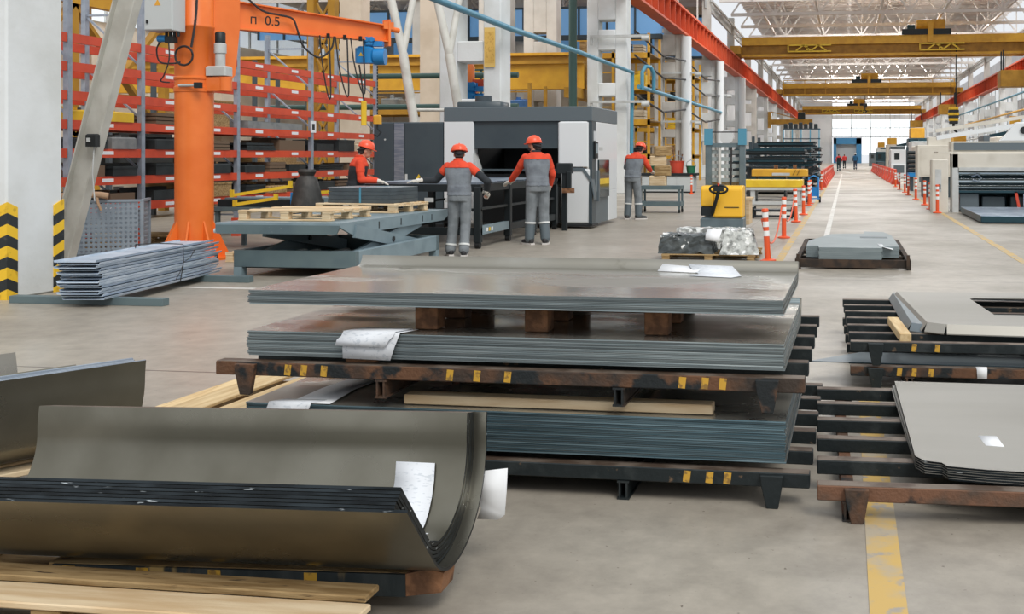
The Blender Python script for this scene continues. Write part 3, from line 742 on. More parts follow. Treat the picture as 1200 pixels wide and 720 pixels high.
# two nested frames behind
g2 = stack_frame('lower of two stacking frames nested behind the tagged plates', (1.30, 6.98, 0), math.radians(1.6), 2.55, 2.1, RUST, BLACKSTEEL, group=None, yel=(.58, .66, .73), chan=(-.9, .9))
poly_plate([(-1.25, .06), (1.6, .02), (1.6, .5), (-.9, .42)], .148, .006, (1.0, 7.0, 0), math.radians(1.0), 'thin blue-grey plate jutting out between the two nested frames', None, PLT2, edge=BLUE_EDGE)
paper([[(.815, 6.975, .158), (.885, 6.975, .158)], [(.82, 6.962, .14), (.885, 6.962, .14)], [(.822, 6.955, .085), (.882, 6.955, .085)]], 'paper_tag', 'white tag hanging from the plate between the nested frames', PAPER_W, 'paper tag')
g3 = stack_frame('upper of two stacking frames nested behind the tagged plates', (1.30, 6.98, .158), math.radians(1.6), 2.55, 2.1, BLACKSTEEL, BLACKSTEEL, nbar=7, yel=(.55, .66), chan=(-.05, .9))
# plate with a window cut out of it, its near edges folded down
def frame_plate(loc, rotz, z0, th, label, grp, m=PLT, fold=.05):
    mb = MB()
    out = [(-.48, .12), (-.36, .04), (.3, .0), (1.3, .0), (1.3, 1.75), (-.58, 1.75)]
    hole = [(.02, .52), (1.25, .52), (1.25, 1.42), (.0, 1.42), (-.04, 1.36)]
    # ring built of convex pieces
    for q in ([(-.48, .12), (-.36, .04), (.3, 0), (1.3, 0), (1.3, .52), (.02, .52)], [(-.48, .12), (.02, .52), (-.04, 1.36), (-.58, 1.75)], [(-.58, 1.75), (-.04, 1.36), (.0, 1.42), (1.25, 1.42), (1.3, 1.75)], [(1.25, .52), (1.3, .52), (1.3, 1.75), (1.25, 1.42)]):
        mb.prism(q, 0, th, 'z')
    # fold along the near edge
    for a, b in (((-.36, .04), (.3, 0)), ((-.48, .12), (-.36, .04)), ((-.58, 1.75), (-.48, .12))):
        d = Vector((b[0]-a[0], b[1]-a[1])).normalized(); nrm = Vector((d.y, -d.x))*fold*.8
        mb.add([(a[0], a[1], th), (b[0], b[1], th), (b[0]+nrm.x, b[1]+nrm.y, -fold), (a[0]+nrm.x, a[1]+nrm.y, -fold), (a[0], a[1], 0), (b[0], b[1], 0), (b[0]+nrm.x, b[1]+nrm.y, -fold-th), (a[0]+nrm.x, a[1]+nrm.y, -fold-th)],
               [(0, 3, 2, 1), (4, 5, 6, 7), (2, 3, 7, 6), (0, 1, 5, 4), (1, 2, 6, 5), (3, 0, 4, 7)])
    o = mb.build('cutout_plate', m, None, loc=(loc[0], loc[1], z0), rotz=rotz)
    return tag(o, label, 'cut steel plate', grp)
frame_plate((1.02, 7.22, 0), math.radians(1), .374, .007, 'upper plate with a large window cut out and its edges folded down', 'window-cut plates')
frame_plate((.92, 7.32, 0), math.radians(-1.5), .350, .006, 'lower window-cut plate, peeping out beside the upper one', 'window-cut plates', PLT2, .045)
o = MB().cb(0, .075, 0, .72, 0, .05, .004).build('timber_bearer', WOODY, None, loc=(.34, 7.0, .304), rotz=math.radians(4)); tag(o, 'short pale wood baulk lying across the upper nested frame', 'timber bearer')
# ================================================================ low pallet of grey parts standing in the aisle
r = thing('steel_pallet', 'low rusty steel pallet in the middle of the aisle', 'steel pallet', (.08, 14.25, 0))
AP = mat('brown_rusted_frame', '#4a3a2e', .8, .2, '#2f2823', 6, .4, .6)
MB().bx(-.76, .76, 0, .05, .02, .13).build('front_beam', AP, r, bevel=.004); MB().bx(-.72, .72, 3.5, 3.55, .02, .13).build('rear_beam', AP, r)
MB().bx(-.76, -.70, .05, 3.5, .06, .13).build('side_beam', AP, r); MB().bx(.70, .76, .05, 3.5, .06, .13).build('side_beam', AP, r)
for y in (.7, 1.5, 2.4): MB().bx(-.70, .70, y, y+.06, .06, .11).build('crossbar', AP, r)
for x in (-.74, .70):
    MB().bx(x, x+.04, -.04, .0, .02, .20).build('corner_post', AP, r)
    for y in (0, 3.48): MB().bx(x, x+.06, y, y+.06, 0, .02).build('foot', AP, r)
GP = mat('zinc_grey_part', '#8e999b', .45, .45, '#7f8b8e', 2, .3, .7)
outl = [(-.44, .0), (.38, .0), (.40, .25), (.62, .28), (.60, 2.3), (.5, 3.0), (.20, 3.1), (.18, 2.6), (-.1, 2.6), (-.32, 2.45), (-.62, 1.1), (-.62, .28), (-.46, .25)]
for k in range(6):
    sh = random.uniform(-.006, .006)
    o = poly_plate([(x+sh, y) for x, y in outl], .132+k*.026, .0245, (.08, 14.27, 0), 0, ('topmost notched grey part on the aisle pallet, a slot cut in it' if k == 5 else 'notched grey part lying under the topmost one on the aisle pallet' if k else 'lowest notched grey part on the aisle pallet'), 'notched grey parts on the aisle pallet', GP, 'sheet_metal_part', GP, 'sheet metal part')
    if k == 5: box(.12, .52, 1.7, 1.98, .0245, .026).build('slot', TEAL, o)
paper([[(.44, 14.5, .292), (.62, 14.42, .25)], [(.42, 14.9, .292), (.60, 14.9, .275)]], 'paper_tag', 'white paper lying on the corner of the notched grey parts', PAPER_W, 'paper tag')
# ================================================================ left side behind the foreground
# bundle of galvanised strips on two runners
for k, (y, x0, x1, l) in enumerate(((9.78, -8.45, -6.75, 'dark runner on the floor under the near end of the galvanised bundle'), (11.75, -8.4, -7.0, 'dark runner on the floor under the far end of the galvanised bundle'))):
    tag(MB().bx(x0, x1, y, y+.11, 0, .075).build('timber_runner', TABLE_DK, None, bevel=.004), l, 'timber runner')
ang = math.radians(98)           # bundle axis, nearly along the hall
nb = 14
for k in range(nb):
    z0 = .078+k*.0285; L = 2.55+random.uniform(-.03, .05); s = random.uniform(-.06, .03); wv = random.uniform(-.02, .02)
    p = [(-.225+wv, .024), (-.215+wv, 0), (.19+wv, 0), (.2+wv, .02)]
    mb = MB(); mb.strip(p, .004, s-.03, s+L, sag=0)
    # slight fan: each strip twisted a little against its neighbour
    o = mb.build('galvanised_strip', GALV_BL, None, loc=(-7.50-.012*k*.3, 9.62, z0), rotz=ang+random.uniform(-.008, .008))
    tag(o, 'uppermost galvanised strip of the wired bundle beside the white column' if k == nb-1 else 'lowest galvanised strip of the wired bundle, on the runners' if k == 0 else 'galvanised strip inside the wired bundle beside the white column', 'metal strip', 'galvanised strips in the bundle')
mb = MB()
def bp(x, y, z): return (-7.5+x*math.cos(ang)-y*math.sin(ang), 9.62+x*math.sin(ang)+y*math.cos(ang), z)
mb.tube([bp(1.45, -.27, .09), bp(1.5, -.28, .3), bp(1.52, -.265, .50), bp(1.5, .0, .512), bp(1.5, .26, .50), bp(1.46, .27, .2)], .006, 5)
mb.tube([bp(1.5, -.285, .3), bp(1.62, -.3, .34), bp(1.75, -.29, .42)], .004, 5); mb.tube([bp(1.5, -.285, .3), bp(1.38, -.3, .2), bp(1.3, -.29, .12)], .004, 5)
tag(mb.build('binding_wire', CABLE), 'dark wire tied round the bundle of galvanised strips', 'binding wire')
# perforated grey bin
def perforated(r, name, w, h, m, M4):
    """steel panel with real round-ish holes, on the local x,z plane"""
    mb = MB(); nx = int(w/.062); nz = int(h/.066); dx = w/nx; dz = h/nz
    for i in range(nx):
        for j in range(nz):
            cx = (i+.5)*dx; cz = (j+.5)*dz; R = .021
            o = [(cx-dx/2, cz-dz/2), (cx, cz-dz/2), (cx+dx/2, cz-dz/2), (cx+dx/2, cz), (cx+dx/2, cz+dz/2), (cx, cz+dz/2), (cx-dx/2, cz+dz/2), (cx-dx/2, cz)]
            q = [(cx+R*math.cos(math.radians(225+45*k)), cz+R*math.sin(math.radians(225+45*k))) for k in range(8)]
            mb.add([(x, 0, z) for x, z in o]+[(x, 0, z) for x, z in q], [(k, (k+1) % 8, 8+(k+1) % 8, 8+k) for k in range(8)])
    o = mb.build(name, m, r); o.matrix_local = M4
    s = o.modifiers.new('solid', 'SOLIDIFY'); s.thickness = .004
    return o
BIN = mat('bin_grey_blue', '#93a0ab', .5, .1, '#83909b', 3, .4, .7)
r = thing('wire_bin', 'grey perforated steel bin behind the galvanised bundle, rag on its rim', 'steel bin', (-10.92, 13.75, 0), math.radians(27))
perforated(r, 'front_panel', .82, .74, BIN, Matrix.Translation((.05, 0, .1)))
perforated(r, 'side_panel', .6, .74, BIN, Matrix.Translation((.92, .02, .1)) @ Matrix.Rotation(PI/2, 4, 'Z'))
perforated(r, 'rear_panel', .82, .74, BIN, Matrix.Translation((.05, .66, .1)))
for x, y in ((0, 0), (.9, 0), (0, .62), (.9, .62)): box(x, x+.045, y-.01, y+.035, 0, .86).build('corner_post', BIN, r)
MB().bx(0, .945, -.012, .03, .84, .875).build('rim', BIN, r); MB().bx(.9, .945, .03, .66, .84, .875).build('rim', BIN, r)
box(.04, .9, .02, .62, .07, .1).build('bottom', BIN, r)
mb = MB(); mb.tube([(-.15, .05, .90), (.0, .0, .92), (.2, -.02, .93), (.4, -.02, .92), (.5, -.01, .90)], .045, 10); mb.tube([(.36, -.03, .9), (.38, -.06, .8), (.42, -.06, .7)], .018, 6)
o = mb.build('rag', mat('beige_rag', '#b99a7c', .95, bump=.4, bscale=20), None, loc=(-10.92, 13.73, .025), rotz=math.radians(27)); tag(o, 'rolled beige rag lying on the rim of the perforated bin', 'rag')
# leaning channel brace and its switch
r = thing('steel_brace', 'pale grey channel leaning beside the white column, small switch box on it', 'steel brace', (0, 0, 0))
pa = Vector((-9.98, 12.35, 0)); pb = Vector((-8.28, 11.75, 4.4))
mb = MB(); d = (pb-pa).normalized(); sd = d.cross(Vector((0, 1, 0))).normalized()
mb.bar(pa, pb, .27, .02, up=(.1, 1, 0)); fl1 = MB().bar(pa+sd*.135, pb+sd*.135, .02, .12, up=(.1, 1, 0)); fl2 = MB().bar(pa-sd*.135, pb-sd*.135, .02, .12, up=(.1, 1, 0))
mb.build('web', BRACE, r); fl1.build('flange', BRACE, r); fl2.build('flange', BRACE, r)
c = pa.lerp(pb, .385)+Vector((.07, -.07, 0))
sw = MB().cb(c.x-.05, c.x+.11, c.y-.08, c.y, c.z-.08, c.z+.08, .015).build('switch_box', BLACK, r)
MB().bx(c.x-.01, c.x+.03, c.y-.1, c.y-.08, c.z-.02, c.z+.03).build('lever', LGREY, sw)
MB().tube([(c.x+.05, c.y-.04, c.z-.08), (c.x+.02, c.y-.03, c.z-.4), (c.x+.05, c.y-.03, c.z-.75)], .008, 5).build('cable', LGREY, sw)
r2 = thing('steel_brace', 'thin pale bar leaning just behind the white column near its top', 'steel brace', (0, 0, 0))
MB().bar((-9.75, 11.6, 2.3), (-9.35, 11.5, 4.4), .07, .05).build('bar', BRACE, r2)
MB().bar((-9.75, 11.6, 0), (-9.75, 11.6, 2.35), .05, .05).build('post', BRACE, r2)

# ---------------------------------------------------------------- orange jib crane
r = thing('jib_crane', 'orange pillar jib crane with a load mark on its arm', 'jib crane', (-9.40, 14.35, 0))
JB = r; R = .262
MB().lathe([(R, 0), (R, 2.42), (R+.012, 2.43), (R+.012, 2.50), (R, 2.51), (R, 2.60), (R+.012, 2.61), (R+.012, 2.64), (R, 2.65), (R, 3.35), (R+.01, 3.36), (R+.01, 3.39), (R, 3.40), (R, 5.0)], n=32).build('pillar', ORANGE, r)
MB().lathe([(.5, 0), (.5, .035)], n=28).build('base_plate', ORANGE, r)
for k in range(8):
    a = 2*PI*k/8+.3; g = MB(); g.T = Matrix.Rotation(a, 4, 'Z')
    g.prism([(R-.01, .035), (.48, .035), (.48, .08), (R-.01, .58)], -.012, .012, 'y'); g.build('gusset', ORANGE, r)
    MB().cyl((.44*math.cos(a+.2), .44*math.sin(a+.2), .035), (.44*math.cos(a+.2), .44*math.sin(a+.2), .08), .02, n=6).build('anchor_bolt', NEARBLK, r)
# swinging arm
aa = math.atan2(2.75, 2.05); ca, sa = math.cos(aa), math.sin(aa)
arm = MB(); arm.T = Matrix.Rotation(aa, 4, 'Z')
L0, L1 = .30, 3.08
z0a, z0b, z1a, z1b = 3.40, 3.40, 3.82, 3.66
arm.prism([(L0, z0a), (L1, z0b), (L1, z1b), (L0, z1a)], -.012, .012, 'y')
for zz0, zz1 in ((z0a, z0b), (z1a, z1b)):
    arm.prism([(L0, zz0-.01), (L1, zz1-.01), (L1, zz1+.012), (L0, zz0+.012)], -.085, .085, 'y')
ao = arm.build('arm', ORANGE, r)
kn = MB(); kn.T = Matrix.Rotation(aa, 4, 'Z')
kn.prism([(R-.02, 2.62), (.42, 2.55), (.55, 2.7), (.62, 3.42), (.62, 4.3), (R-.02, 4.4)], -.1, .1, 'y')
kn.build('knee_bracket', ORANGE, ao)
st = MB(); st.T = Matrix.Rotation(aa, 4, 'Z'); st.bx(L1-.02, L1+.02, -.1, .1, 3.32, 3.76); st.cyl((L1, 0, 3.62), (L1+.22, 0, 3.60), .045, n=10); st.bx(L1-.1, L1+.08, -.09, -.05, 3.6, 3.72)
st.build('end_stop', ORANGE, ao)
M4 = Matrix.Rotation(aa, 4, 'Z') @ Matrix.Translation((.80, -.014, 3.50)) @ Matrix.Rotation(PI/2, 4, 'X')
text_mesh('п  0.5', .2, BLACK, ao, 'lettering', M4)
# slewing drive on the pillar
dr = MB().lathe([(.07, 0), (.07, .2), (.085, .21), (.085, .34), (.06, .36)], (.42, -.02, 2.78), 14).build('slewing_motor', LGREY, r)
MB().lathe([(.072, .36), (.072, .5), (.05, .52)], (.42, -.02, 2.78), 14).build('fan_cover', NEARBLK, dr)
MB().cb(.24, .56, -.12, .08, 2.66, 2.80, .02).build('gearbox', LGREY, dr)
MB().bx(.2, .5, -.1, .06, 2.44, 2.64).cyl((.5, -.02, 2.44), (.5, -.02, 2.64), .09).build('drive_bracket', ORANGE, dr)
cl = MB().cyl((-.05, -.29, 2.51), (.2, -.29, 2.51), .02, n=8).build('clamp_bolt', LGREY, r)
MB().bx(.2, .3, -.32, -.26, 2.47, 2.55).build('clamp_nut', NEARBLK, cl)
# cable runs
mb = MB(); pts = [(.20, -.25, 4.4), (.21, -.27, 3.6), (.17, -.33, 3.05)]
mb.tube(smooth(pts), .018, 6)
ring = [(.06+.135*math.cos(t*2*PI/22), -.335, 2.93+.135*math.sin(t*2*PI/22)) for t in range(24)]
mb.tube(ring, .016, 6); mb.build('cable_loop', CABLE, r)
mb = MB(); mb.tube(smooth([(-.22, -.35, 3.2), (-.34, -.36, 3.05), (-.3, -.36, 2.85), (-.12, -.34, 2.82), (.0, -.33, 2.84)]), .012, 6).build('cable_loop', CABLE, r)
def armp(l, o, z): return (l*ca-o*sa*-1*-1 if False else l*ca-(-o)*sa*-1, l*sa+(-o)*ca, z)
def AP_(l, z, o=-.11): return (l*ca-o*sa, l*sa+o*ca, z)
fest = [(.2, 4.0), (.62, 3.92), (.95, 3.7), (1.2, 3.66), (1.42, 3.62), (1.5, 3.45), (1.6, 3.20), (1.85, 3.05), (2.05, 3.2), (2.1, 3.4)]
MB().tube(smooth([AP_(l, z) for l, z in fest]), .016, 6).build('festoon_cable', CABLE, ao)
for l0, w_, dp in ((2.0, .16, 1.0), (2.28, .2, .95), (2.55, .22, .9)):
    MB().tube([AP_(l0+w_*math.sin(t/12*PI)*.55-.06+w_*(t/12-.5), 3.40-dp*math.sin(t/12*PI)**.7) for t in range(13)], .012, 6).build('festoon_cable', CABLE, ao)
    MB().bx(AP_(l0, 0)[0]-.02, AP_(l0, 0)[0]+.02, AP_(l0, 0)[1]-.02, AP_(l0, 0)[1]+.02, 3.36, 3.44).build('cable_trolley', NEARBLK, ao)
# hanging chain hoist, its own thing under the arm
hp = AP_(2.86, 0, 0); hx_, hy_ = -9.40+hp[0], 14.35+hp[1]
def chain_hoist(label, loc, s=1., rotz=0.):
    h = thing('chain_hoist', label, 'chain hoist', loc, rotz)
    MB().cb(-.17*s, .15*s, -.12*s, .12*s, -.36*s, -.06*s, .04*s).build('motor_case', BLUE, h)
    MB().cyl((.15*s, 0, -.24*s), (.34*s, 0, -.24*s), .15*s, n=18).build('drum_case', BLUE, h)
    t = MB().bx(-.02*s, .3*s, -.07*s, .07*s, -.06*s, .03*s).bx(.02*s, .14*s, -.11*s, -.08*s, -.04*s, .1*s).bx(.02*s, .14*s, .08*s, .11*s, -.04*s, .1*s).build('trolley', BLUE, h)
    for x in (.04, .13): MB().cyl((x*s, -.13*s, .06*s), (x*s, -.08*s, .06*s), .045*s, n=12).build('trolley_wheel', BLUE, t)
    MB().prism([(-.1*s, -.24*s), (-.02*s, -.24*s), (-.06*s, -.17*s)], -.124*s, -.121*s, 'y').build('warning_label', YEL_LT, h)
    ch = MB()
    for k in range(17): ch.bx(.2*s-.009, .2*s+.009, -.006, .006, (-.36-.055*k)*s-.03*s, (-.36-.055*k)*s+.012*s)
    ch.build('load_chain', NEARBLK, h)
    b = MB().cb(.13*s, .27*s, -.05*s, .05*s, -1.44*s, -1.28*s, .02).build('hook_block', YELLOW, h)
    MB().tube([(.2*s, 0, -1.44*s), (.2*s, 0, -1.52*s), (.26*s, 0, -1.59*s), (.2*s, 0, -1.66*s), (.14*s, 0, -1.62*s)], .018*s, 6).build('hook', NEARBLK, b)
    return h
h = chain_hoist('blue chain hoist hanging near the end of the orange jib arm', (hx_-.1, hy_-.1, 3.35), .92, math.radians(10))
pc = MB().tube([(-.1, -.05, -.36), (-.06, -.06, -.6), (-.02, -.06, -.95)], .014, 6).build('pendant_cable', CABLE, h)
MB().cb(-.06, .02, -.1, -.02, -1.35, -.95, .015).build('pendant_control', YEL_LT, pc)
# grey control cabinet on the pillar
r = thing('control_cabinet', 'grey electrical cabinet with a warning triangle on the orange pillar', 'control cabinet', (-9.47, 13.90, 3.26))
MB().bx(-.29, .14, -.16, .14, .0, .8).build('case', BOX_GR, r, bevel=.012)
dd = MB().bx(-.28, .13, -.172, -.16, .012, .79).build('door', BOX_GR, r, bevel=.006)
MB().prism([(-.13, .35), (-.03, .35), (-.08, .44)], -.1745, -.172, 'y').build('warning_triangle', mat('warning_yellow', '#e4a63a', .5), dd)
MB().bx(-.25, -.22, -.185, -.172, .1, .15).build('latch', BLACK, dd)
for k in range(4):
    MB().cyl((-.06+k*.06, 0, -.07), (-.06+k*.06, 0, 0), .022, n=8).build('cable_gland', NEARBLK, r)
MB().cyl((-.17, -.02, -.1), (-.05, -.02, -.1), .05, n=10).build('plug', BLUE, r)
MB().bx(-.05, .08, -.06, .05, -.16, -.07).build('socket_block', NEARBLK, r)
MB().tube(smooth([(.0, -.04, -.16), (.02, -.06, -.4), (-.06, -.06, -.62), (-.12, -.04, -.7), (0, -.02, -.72)]), .01, 6).build('cable', CABLE, r)
MB().bx(-.1, .14, .14, .155, .1, .7).build('mounting_bracket', ORANGE, r)

# ---------------------------------------------------------------- pallet rack with orange-red beams
RXF, RXB = -11.35, -12.35
LV = [.70, 1.12, 1.545, 1.97, 2.40, 2.825, 3.25]
rack = thing('pallet_rack', 'long pallet rack with orange-red beams behind the jib crane', 'pallet rack', (RXF, 0, 0))
UY = [14.25, 15.9, 18.65, 21.45, 24.6]
UPR = mat('rack_upright', '#a3aebb', .45, .4, '#8f9aa8', 8, .4, .7)
for i, y in enumerate(UY):
    for x in (0, RXB-RXF):
        u = MB(); u.bx(x-.04, x+.04, y-.045, y+.045, 0, 4.1); u.build('upright', UPR, rack)
        foot = MB().bx(x-.07, x+.07, y-.07, y+.07, 0, .34).build('foot_guard', RACK_RED, rack)
    br = MB()
    for k in range(4): br.bar((0, y, .4+k*.85), (RXB-RXF, y, .4+(k+1)*.85 if k % 1 == 0 else .4), .03)
    br.bar((0, y, .4), (RXB-RXF, y, .4), .03); br.bar((0, y, 3.8), (RXB-RXF, y, 3.8), .03)
    br.build('frame_brace', UPR, rack)
for i in range(len(UY)-1):
    y0, y1 = UY[i]+.045, UY[i+1]-.045
    for k, z in enumerate(LV):
        for x, nm in ((.0, 1), (RXB-RXF, 0)):
            b = MB().bx(x-.03, x+.03, y0, y1, z-.07, z+.065).build('beam', RACK_RED, rack)
            if nm:
                n_l = 2 if y1-y0 > 2 else 1
                for q in range(n_l):
                    yy = y0+(y1-y0)*(q+.5)/n_l; box(x+.03, x+.033, yy-.13, yy+.13, z-.025, z+.03).build('label_strip', PAPER_W, b)
# front wing of the rack seen beside the white column (nearer bay)
b = None
for z in LV:
    b = MB().bx(-.03, .03, 12.6, 14.2, z-.07, z+.065).build('beam', RACK_RED, rack); MB().bx(RXB-RXF-.03, RXB-RXF+.03, 12.6, 14.2, z-.07, z+.065).build('beam', RACK_RED, rack)
MB().bx(-.04, .04, 12.5, 12.6, 0, 3.95).build('upright', UPR, rack); MB().bx(RXB-RXF-.04, RXB-RXF+.04, 12.5, 12.6, 0, 3.95).build('upright', UPR, rack)
sg = MB().bx(.045, .05, 21.35, 21.58, 2.0, 2.25).build('location_sign', PAPER_W, rack); MB().bx(.0505, .052, 21.41, 21.52, 2.06, 2.19).build('sign_print', NEARBLK, sg)
# goods on its levels
GM = [mat('rack_goods_dark', '#2d3436', .55, .2, '#1f2527', 5, .4, .7), mat('rack_goods_grey', '#8b8f8e', .6, .1, '#72777a', 5, .4, .7), WOOD_OLD, mat('rack_goods_brown', '#6d5a48', .8), YEL_LT, mat('rack_goods_blue', '#3f6fa8', .5), mat('rack_goods_cream', '#c9bca4', .8)]
def goods(kind, loc, sx, sy, sz, m, label, grp):
    g = thing(kind, label, kind.replace('_', ' '), loc, 0, grp)
    if kind == 'sheet_pack':
        n = 3
        for k in range(n): MB().bx(-sx/2+random.uniform(0, .03), sx/2-random.uniform(0, .03), -sy/2+random.uniform(0, .05), sy/2-random.uniform(0, .05), k*sz/n, (k+.8)*sz/n).build('sheet_layer', m, g)
    elif kind == 'tote_box':
        b = MB(); b.bx(-sx/2, sx/2, -sy/2, sy/2, 0, .015); b.bx(-sx/2, sx/2, -sy/2, -sy/2+.02, .015, sz); b.bx(-sx/2, sx/2, sy/2-.02, sy/2, .015, sz); b.bx(-sx/2, -sx/2+.02, -sy/2+.02, sy/2-.02, .015, sz); b.bx(sx/2-.02, sx/2, -sy/2+.02, sy/2-.02, .015, sz); b.build('body', m, g)
        MB().bx(-sx/2-.01, sx/2+.01, -sy/2-.012, -sy/2, sz-.04, sz).bx(sx/2, sx/2+.012, -sy/2, sy/2, sz-.04, sz).build('rim', m, g)
    elif kind == 'bar_stock':
        for k in range(5): MB().bx(-sx/2+k*sx/5, -sx/2+(k+.8)*sx/5, -sy/2, sy/2, 0, sz*(.6+.4*((k*7) % 3)/2)).build('bar', m, g)
    elif kind == 'die_block':
        MB().cb(-sx/2, sx/2, -sy/2, sy/2, 0, sz*.7, .02).build('body', m, g); MB().cyl((0, -sy*.2, sz*.7), (0, -sy*.2, sz), sx*.12).build('boss', m, g); MB().bx(-sx*.3, sx*.3, sy*.1, sy*.35, sz*.7, sz*.85).build('lug', m, g)
    return g
lvn = ['lowest', 'second', 'third', 'fourth', 'fifth', 'sixth', 'top']
kinds = ['sheet_pack', 'bar_stock', 'tote_box', 'die_block']
bays = [(14.4, 15.8, 'bay by the leaning brace'), (16.1, 18.5, 'bay behind the orange pillar'), (18.8, 21.3, 'bay beyond the orange pillar'), (21.6, 24.4, 'last bay behind the men')]
plan = {0: [(0, [0, 3]), (1, [3, 0]), (2, [0, 1]), (3, [4]), (4, []), (5, []), (6, [])], 1: [(0, [0, 2]), (1, [0, 0]), (2, [0, 3]), (3, [3, 2]), (4, []), (5, []), (6, [])], 2: [(0, [0, 2, 3]), (1, [0, 3, 0]), (2, [0, 3]), (3, [1]), (4, []), (5, []), (6, [])], 3: [(0, [0, 3, 0]), (1, [0, 3]), (2, [0, 0, 6]), (3, []), (4, []), (5, []), (6, [])]}
for bi, (y0, y1, bn) in enumerate(bays):
    for lv, ms in plan[bi]:
        for q, mi in enumerate(ms):
            k = kinds[(q+lv+bi) % 4]; wd = (y1-y0)/max(len(ms), 1)*.82
            cy = y0+(y1-y0)*(q+.5)/len(ms)
            goods(k, (RXF-.5, cy, LV[lv]+.066), 1.1, wd, random.uniform(.14, .27), GM[mi], '%s on the %s rack level, %s%s' % ({'sheet_pack': 'pack of flat sheets', 'bar_stock': 'row of bars', 'tote_box': 'open tote box', 'die_block': 'die block'}[k], lvn[lv], bn, '' if len(ms) == 1 else (', nearest' if q == 0 else ', next along' if q == 1 else ', last')), 'goods stored on the rack')
# things standing on the floor under the lowest level
for y, m in ((15.1, WOOD_OLD), (17.2, WOOD_OLD), (20, WOOD)):
    euro_pallet('old wooden pallet on the floor under the rack, %s' % {15.1: 'beside the perforated bin', 17.2: 'behind the orange pillar', 20: 'beyond the orange pillar'}[y], (RXF-.5, y-.4, 0), PI/2*0, m, 'pallets under the rack', L=1.0, W=.8, h=.14)
# second rack line seen through the first
rk2 = thing('pallet_rack', 'farther rack with blue-grey uprights and brown shelves, seen through the front rack', 'pallet rack', (-16.5, 0, 0))
for i, y in enumerate((16, 19, 22, 25, 28, 31)):
    for x in (0, -1.): MB().bx(x-.05, x+.05, y-.05, y+.05, 0, 4.2).build('upright', mat('dark_upright', '#4a555c', .5) if i == 0 and x == 0 else bpy.data.materials['dark_upright'], rk2)
for z in (.4, 1.3, 2.2): MB().bx(-1.05, .05, 16, 31, z-.05, z+.03).build('shelf', WOOD_OLD, rk2)
k = 0
for z in (.434, 1.334, 2.234):
    for y in (17.4, 20.4, 23.4, 26.4, 29.4):
        k += 1
        if z > 2 and k % 2: continue
        goods(kinds[k % 4], (-17.0, y, z), .9, 2.0, .35+.2*(k % 3), GM[(k*3) % 4], '%s on the farther rack, %s shelf, %s' % ({'sheet_pack': 'sheet pack', 'bar_stock': 'bar stock', 'tote_box': 'tote box', 'die_block': 'die block'}[kinds[k % 4]], {.434: 'bottom', 1.334: 'middle', 2.234: 'upper'}[z], {17.4: 'nearest bay', 20.4: 'second bay', 23.4: 'third bay', 26.4: 'fourth bay', 29.4: 'last bay'}[y]), 'goods on the farther rack')
# ================================================================ scissor lift table with two pallets
r = thing('lift_table', 'blue-grey scissor lift table carrying two pale pallets', 'lift table', (-6.85, 12.35, 0))
# base frame
b = MB().bx(-.71, .90, 0, .09, .12, .33).build('base_beam', TABLE_DK, r, bevel=.006); MB().bx(-.71, .90, 2.6, 2.69, .12, .33).build('base_beam', TABLE_DK, r)
MB().bx(.81, .90, .09, 2.6, .12, .33).build('base_beam', TABLE_BL, r, bevel=.006); MB().bx(-.71, -.62, .09, 2.6, .12, .33).build('base_beam', TABLE_BL, r)
for x in (-.71, .79):
    for y in (0, 2.58): MB().bx(x, x+.11, y, y+.11, 0, .12).build('foot', TABLE_BL, r)
box(-.62, .81, .09, 2.6, .1, .13).build('base_pan', BLACK, r)
for x, y, l in ((-.3, .5, .3), (-.12, .55, .26), (.2, .7, .28), (.3, .45, .34), (.42, .5, .34), (.6, .65, .2)): MB().bar((x, y, .24), (x+.12, y+l, .27), .07, .03).build('slide_rail', LGREY, r)
# scissor arms
for x in (-.5, .70):
    MB().bar((x, .25, .2), (x, 2.45, .56), .05, .16).build('scissor_arm', TABLE_BL, r); MB().bar((x+.06, .25, .56), (x+.06, 2.45, .2), .05, .16).build('scissor_arm', TABLE_BL, r)
    MB().cyl((x-.03, 1.35, .38), (x+.1, 1.35, .38), .035).build('pivot', NEARBLK, r)
pl = MB(); pl.bx(-.86, .76, -.15, 3.45, .655, .68); pl.build('platform', TABLE_BL, r)
MB().prism([(-.86, .655), (.76, .655), (.76, .63), (.72, .545), (-.84, .545), (-.86, .57)], -.15, -.12, 'y').build('front_skirt', TABLE_DK, r)
MB().prism([(-.12, .655), (3.45, .655), (3.45, .60), (3.25, .52), (.2, .52), (-.12, .63)], .73, .76, 'x').build('side_skirt', TABLE_BL, r)
MB().prism([(-.12, .655), (3.45, .655), (3.45, .60), (3.25, .52), (.2, .52), (-.12, .63)], -.86, -.83, 'x').build('side_skirt', TABLE_BL, r)
for y in (.95, 1.65, 2.4, 2.75): MB().bx(.76, .762, y, y+.03, .55, .64).build('slot', NEARBLK, r)
MB().cyl((-.9, -.1, .575), (-.86, -.1, .575), .03).build('end_knob', LGREY, r)
pA = euro_pallet('pale pallet lying empty on the near end of the lift table', (-7.0, 12.55, .682), 0, WOOD, 'pallets on the lift table', L=1.25, W=1.15, h=.135)
pB = euro_pallet('pale pallet under the dark wrapped pack on the lift table', (-7.0, 14.5, .682), math.radians(-7), WOOD, 'pallets on the lift table', L=1.3, W=.95, h=.135)
r = thing('wrapped_pack', 'dark pack of sheets bound with a band, on the lift table', 'wrapped pack', (-7.0, 14.6, .82), math.radians(-7))
PACK = mat('dark_wrapped_sheets', '#4f5a60', .5, .2, '#414b52', 4, .4, .7)
for k in range(4): MB().bx(-.5+.006*k, .52, 0, .78, k*.055, k*.055+.052).build('sheet_layer', PACK, r)
box(-.5, .52, 0, .78, .218, .226).build('cover_sheet', mat('pack_cover', '#8b959a', .4, .3), r)
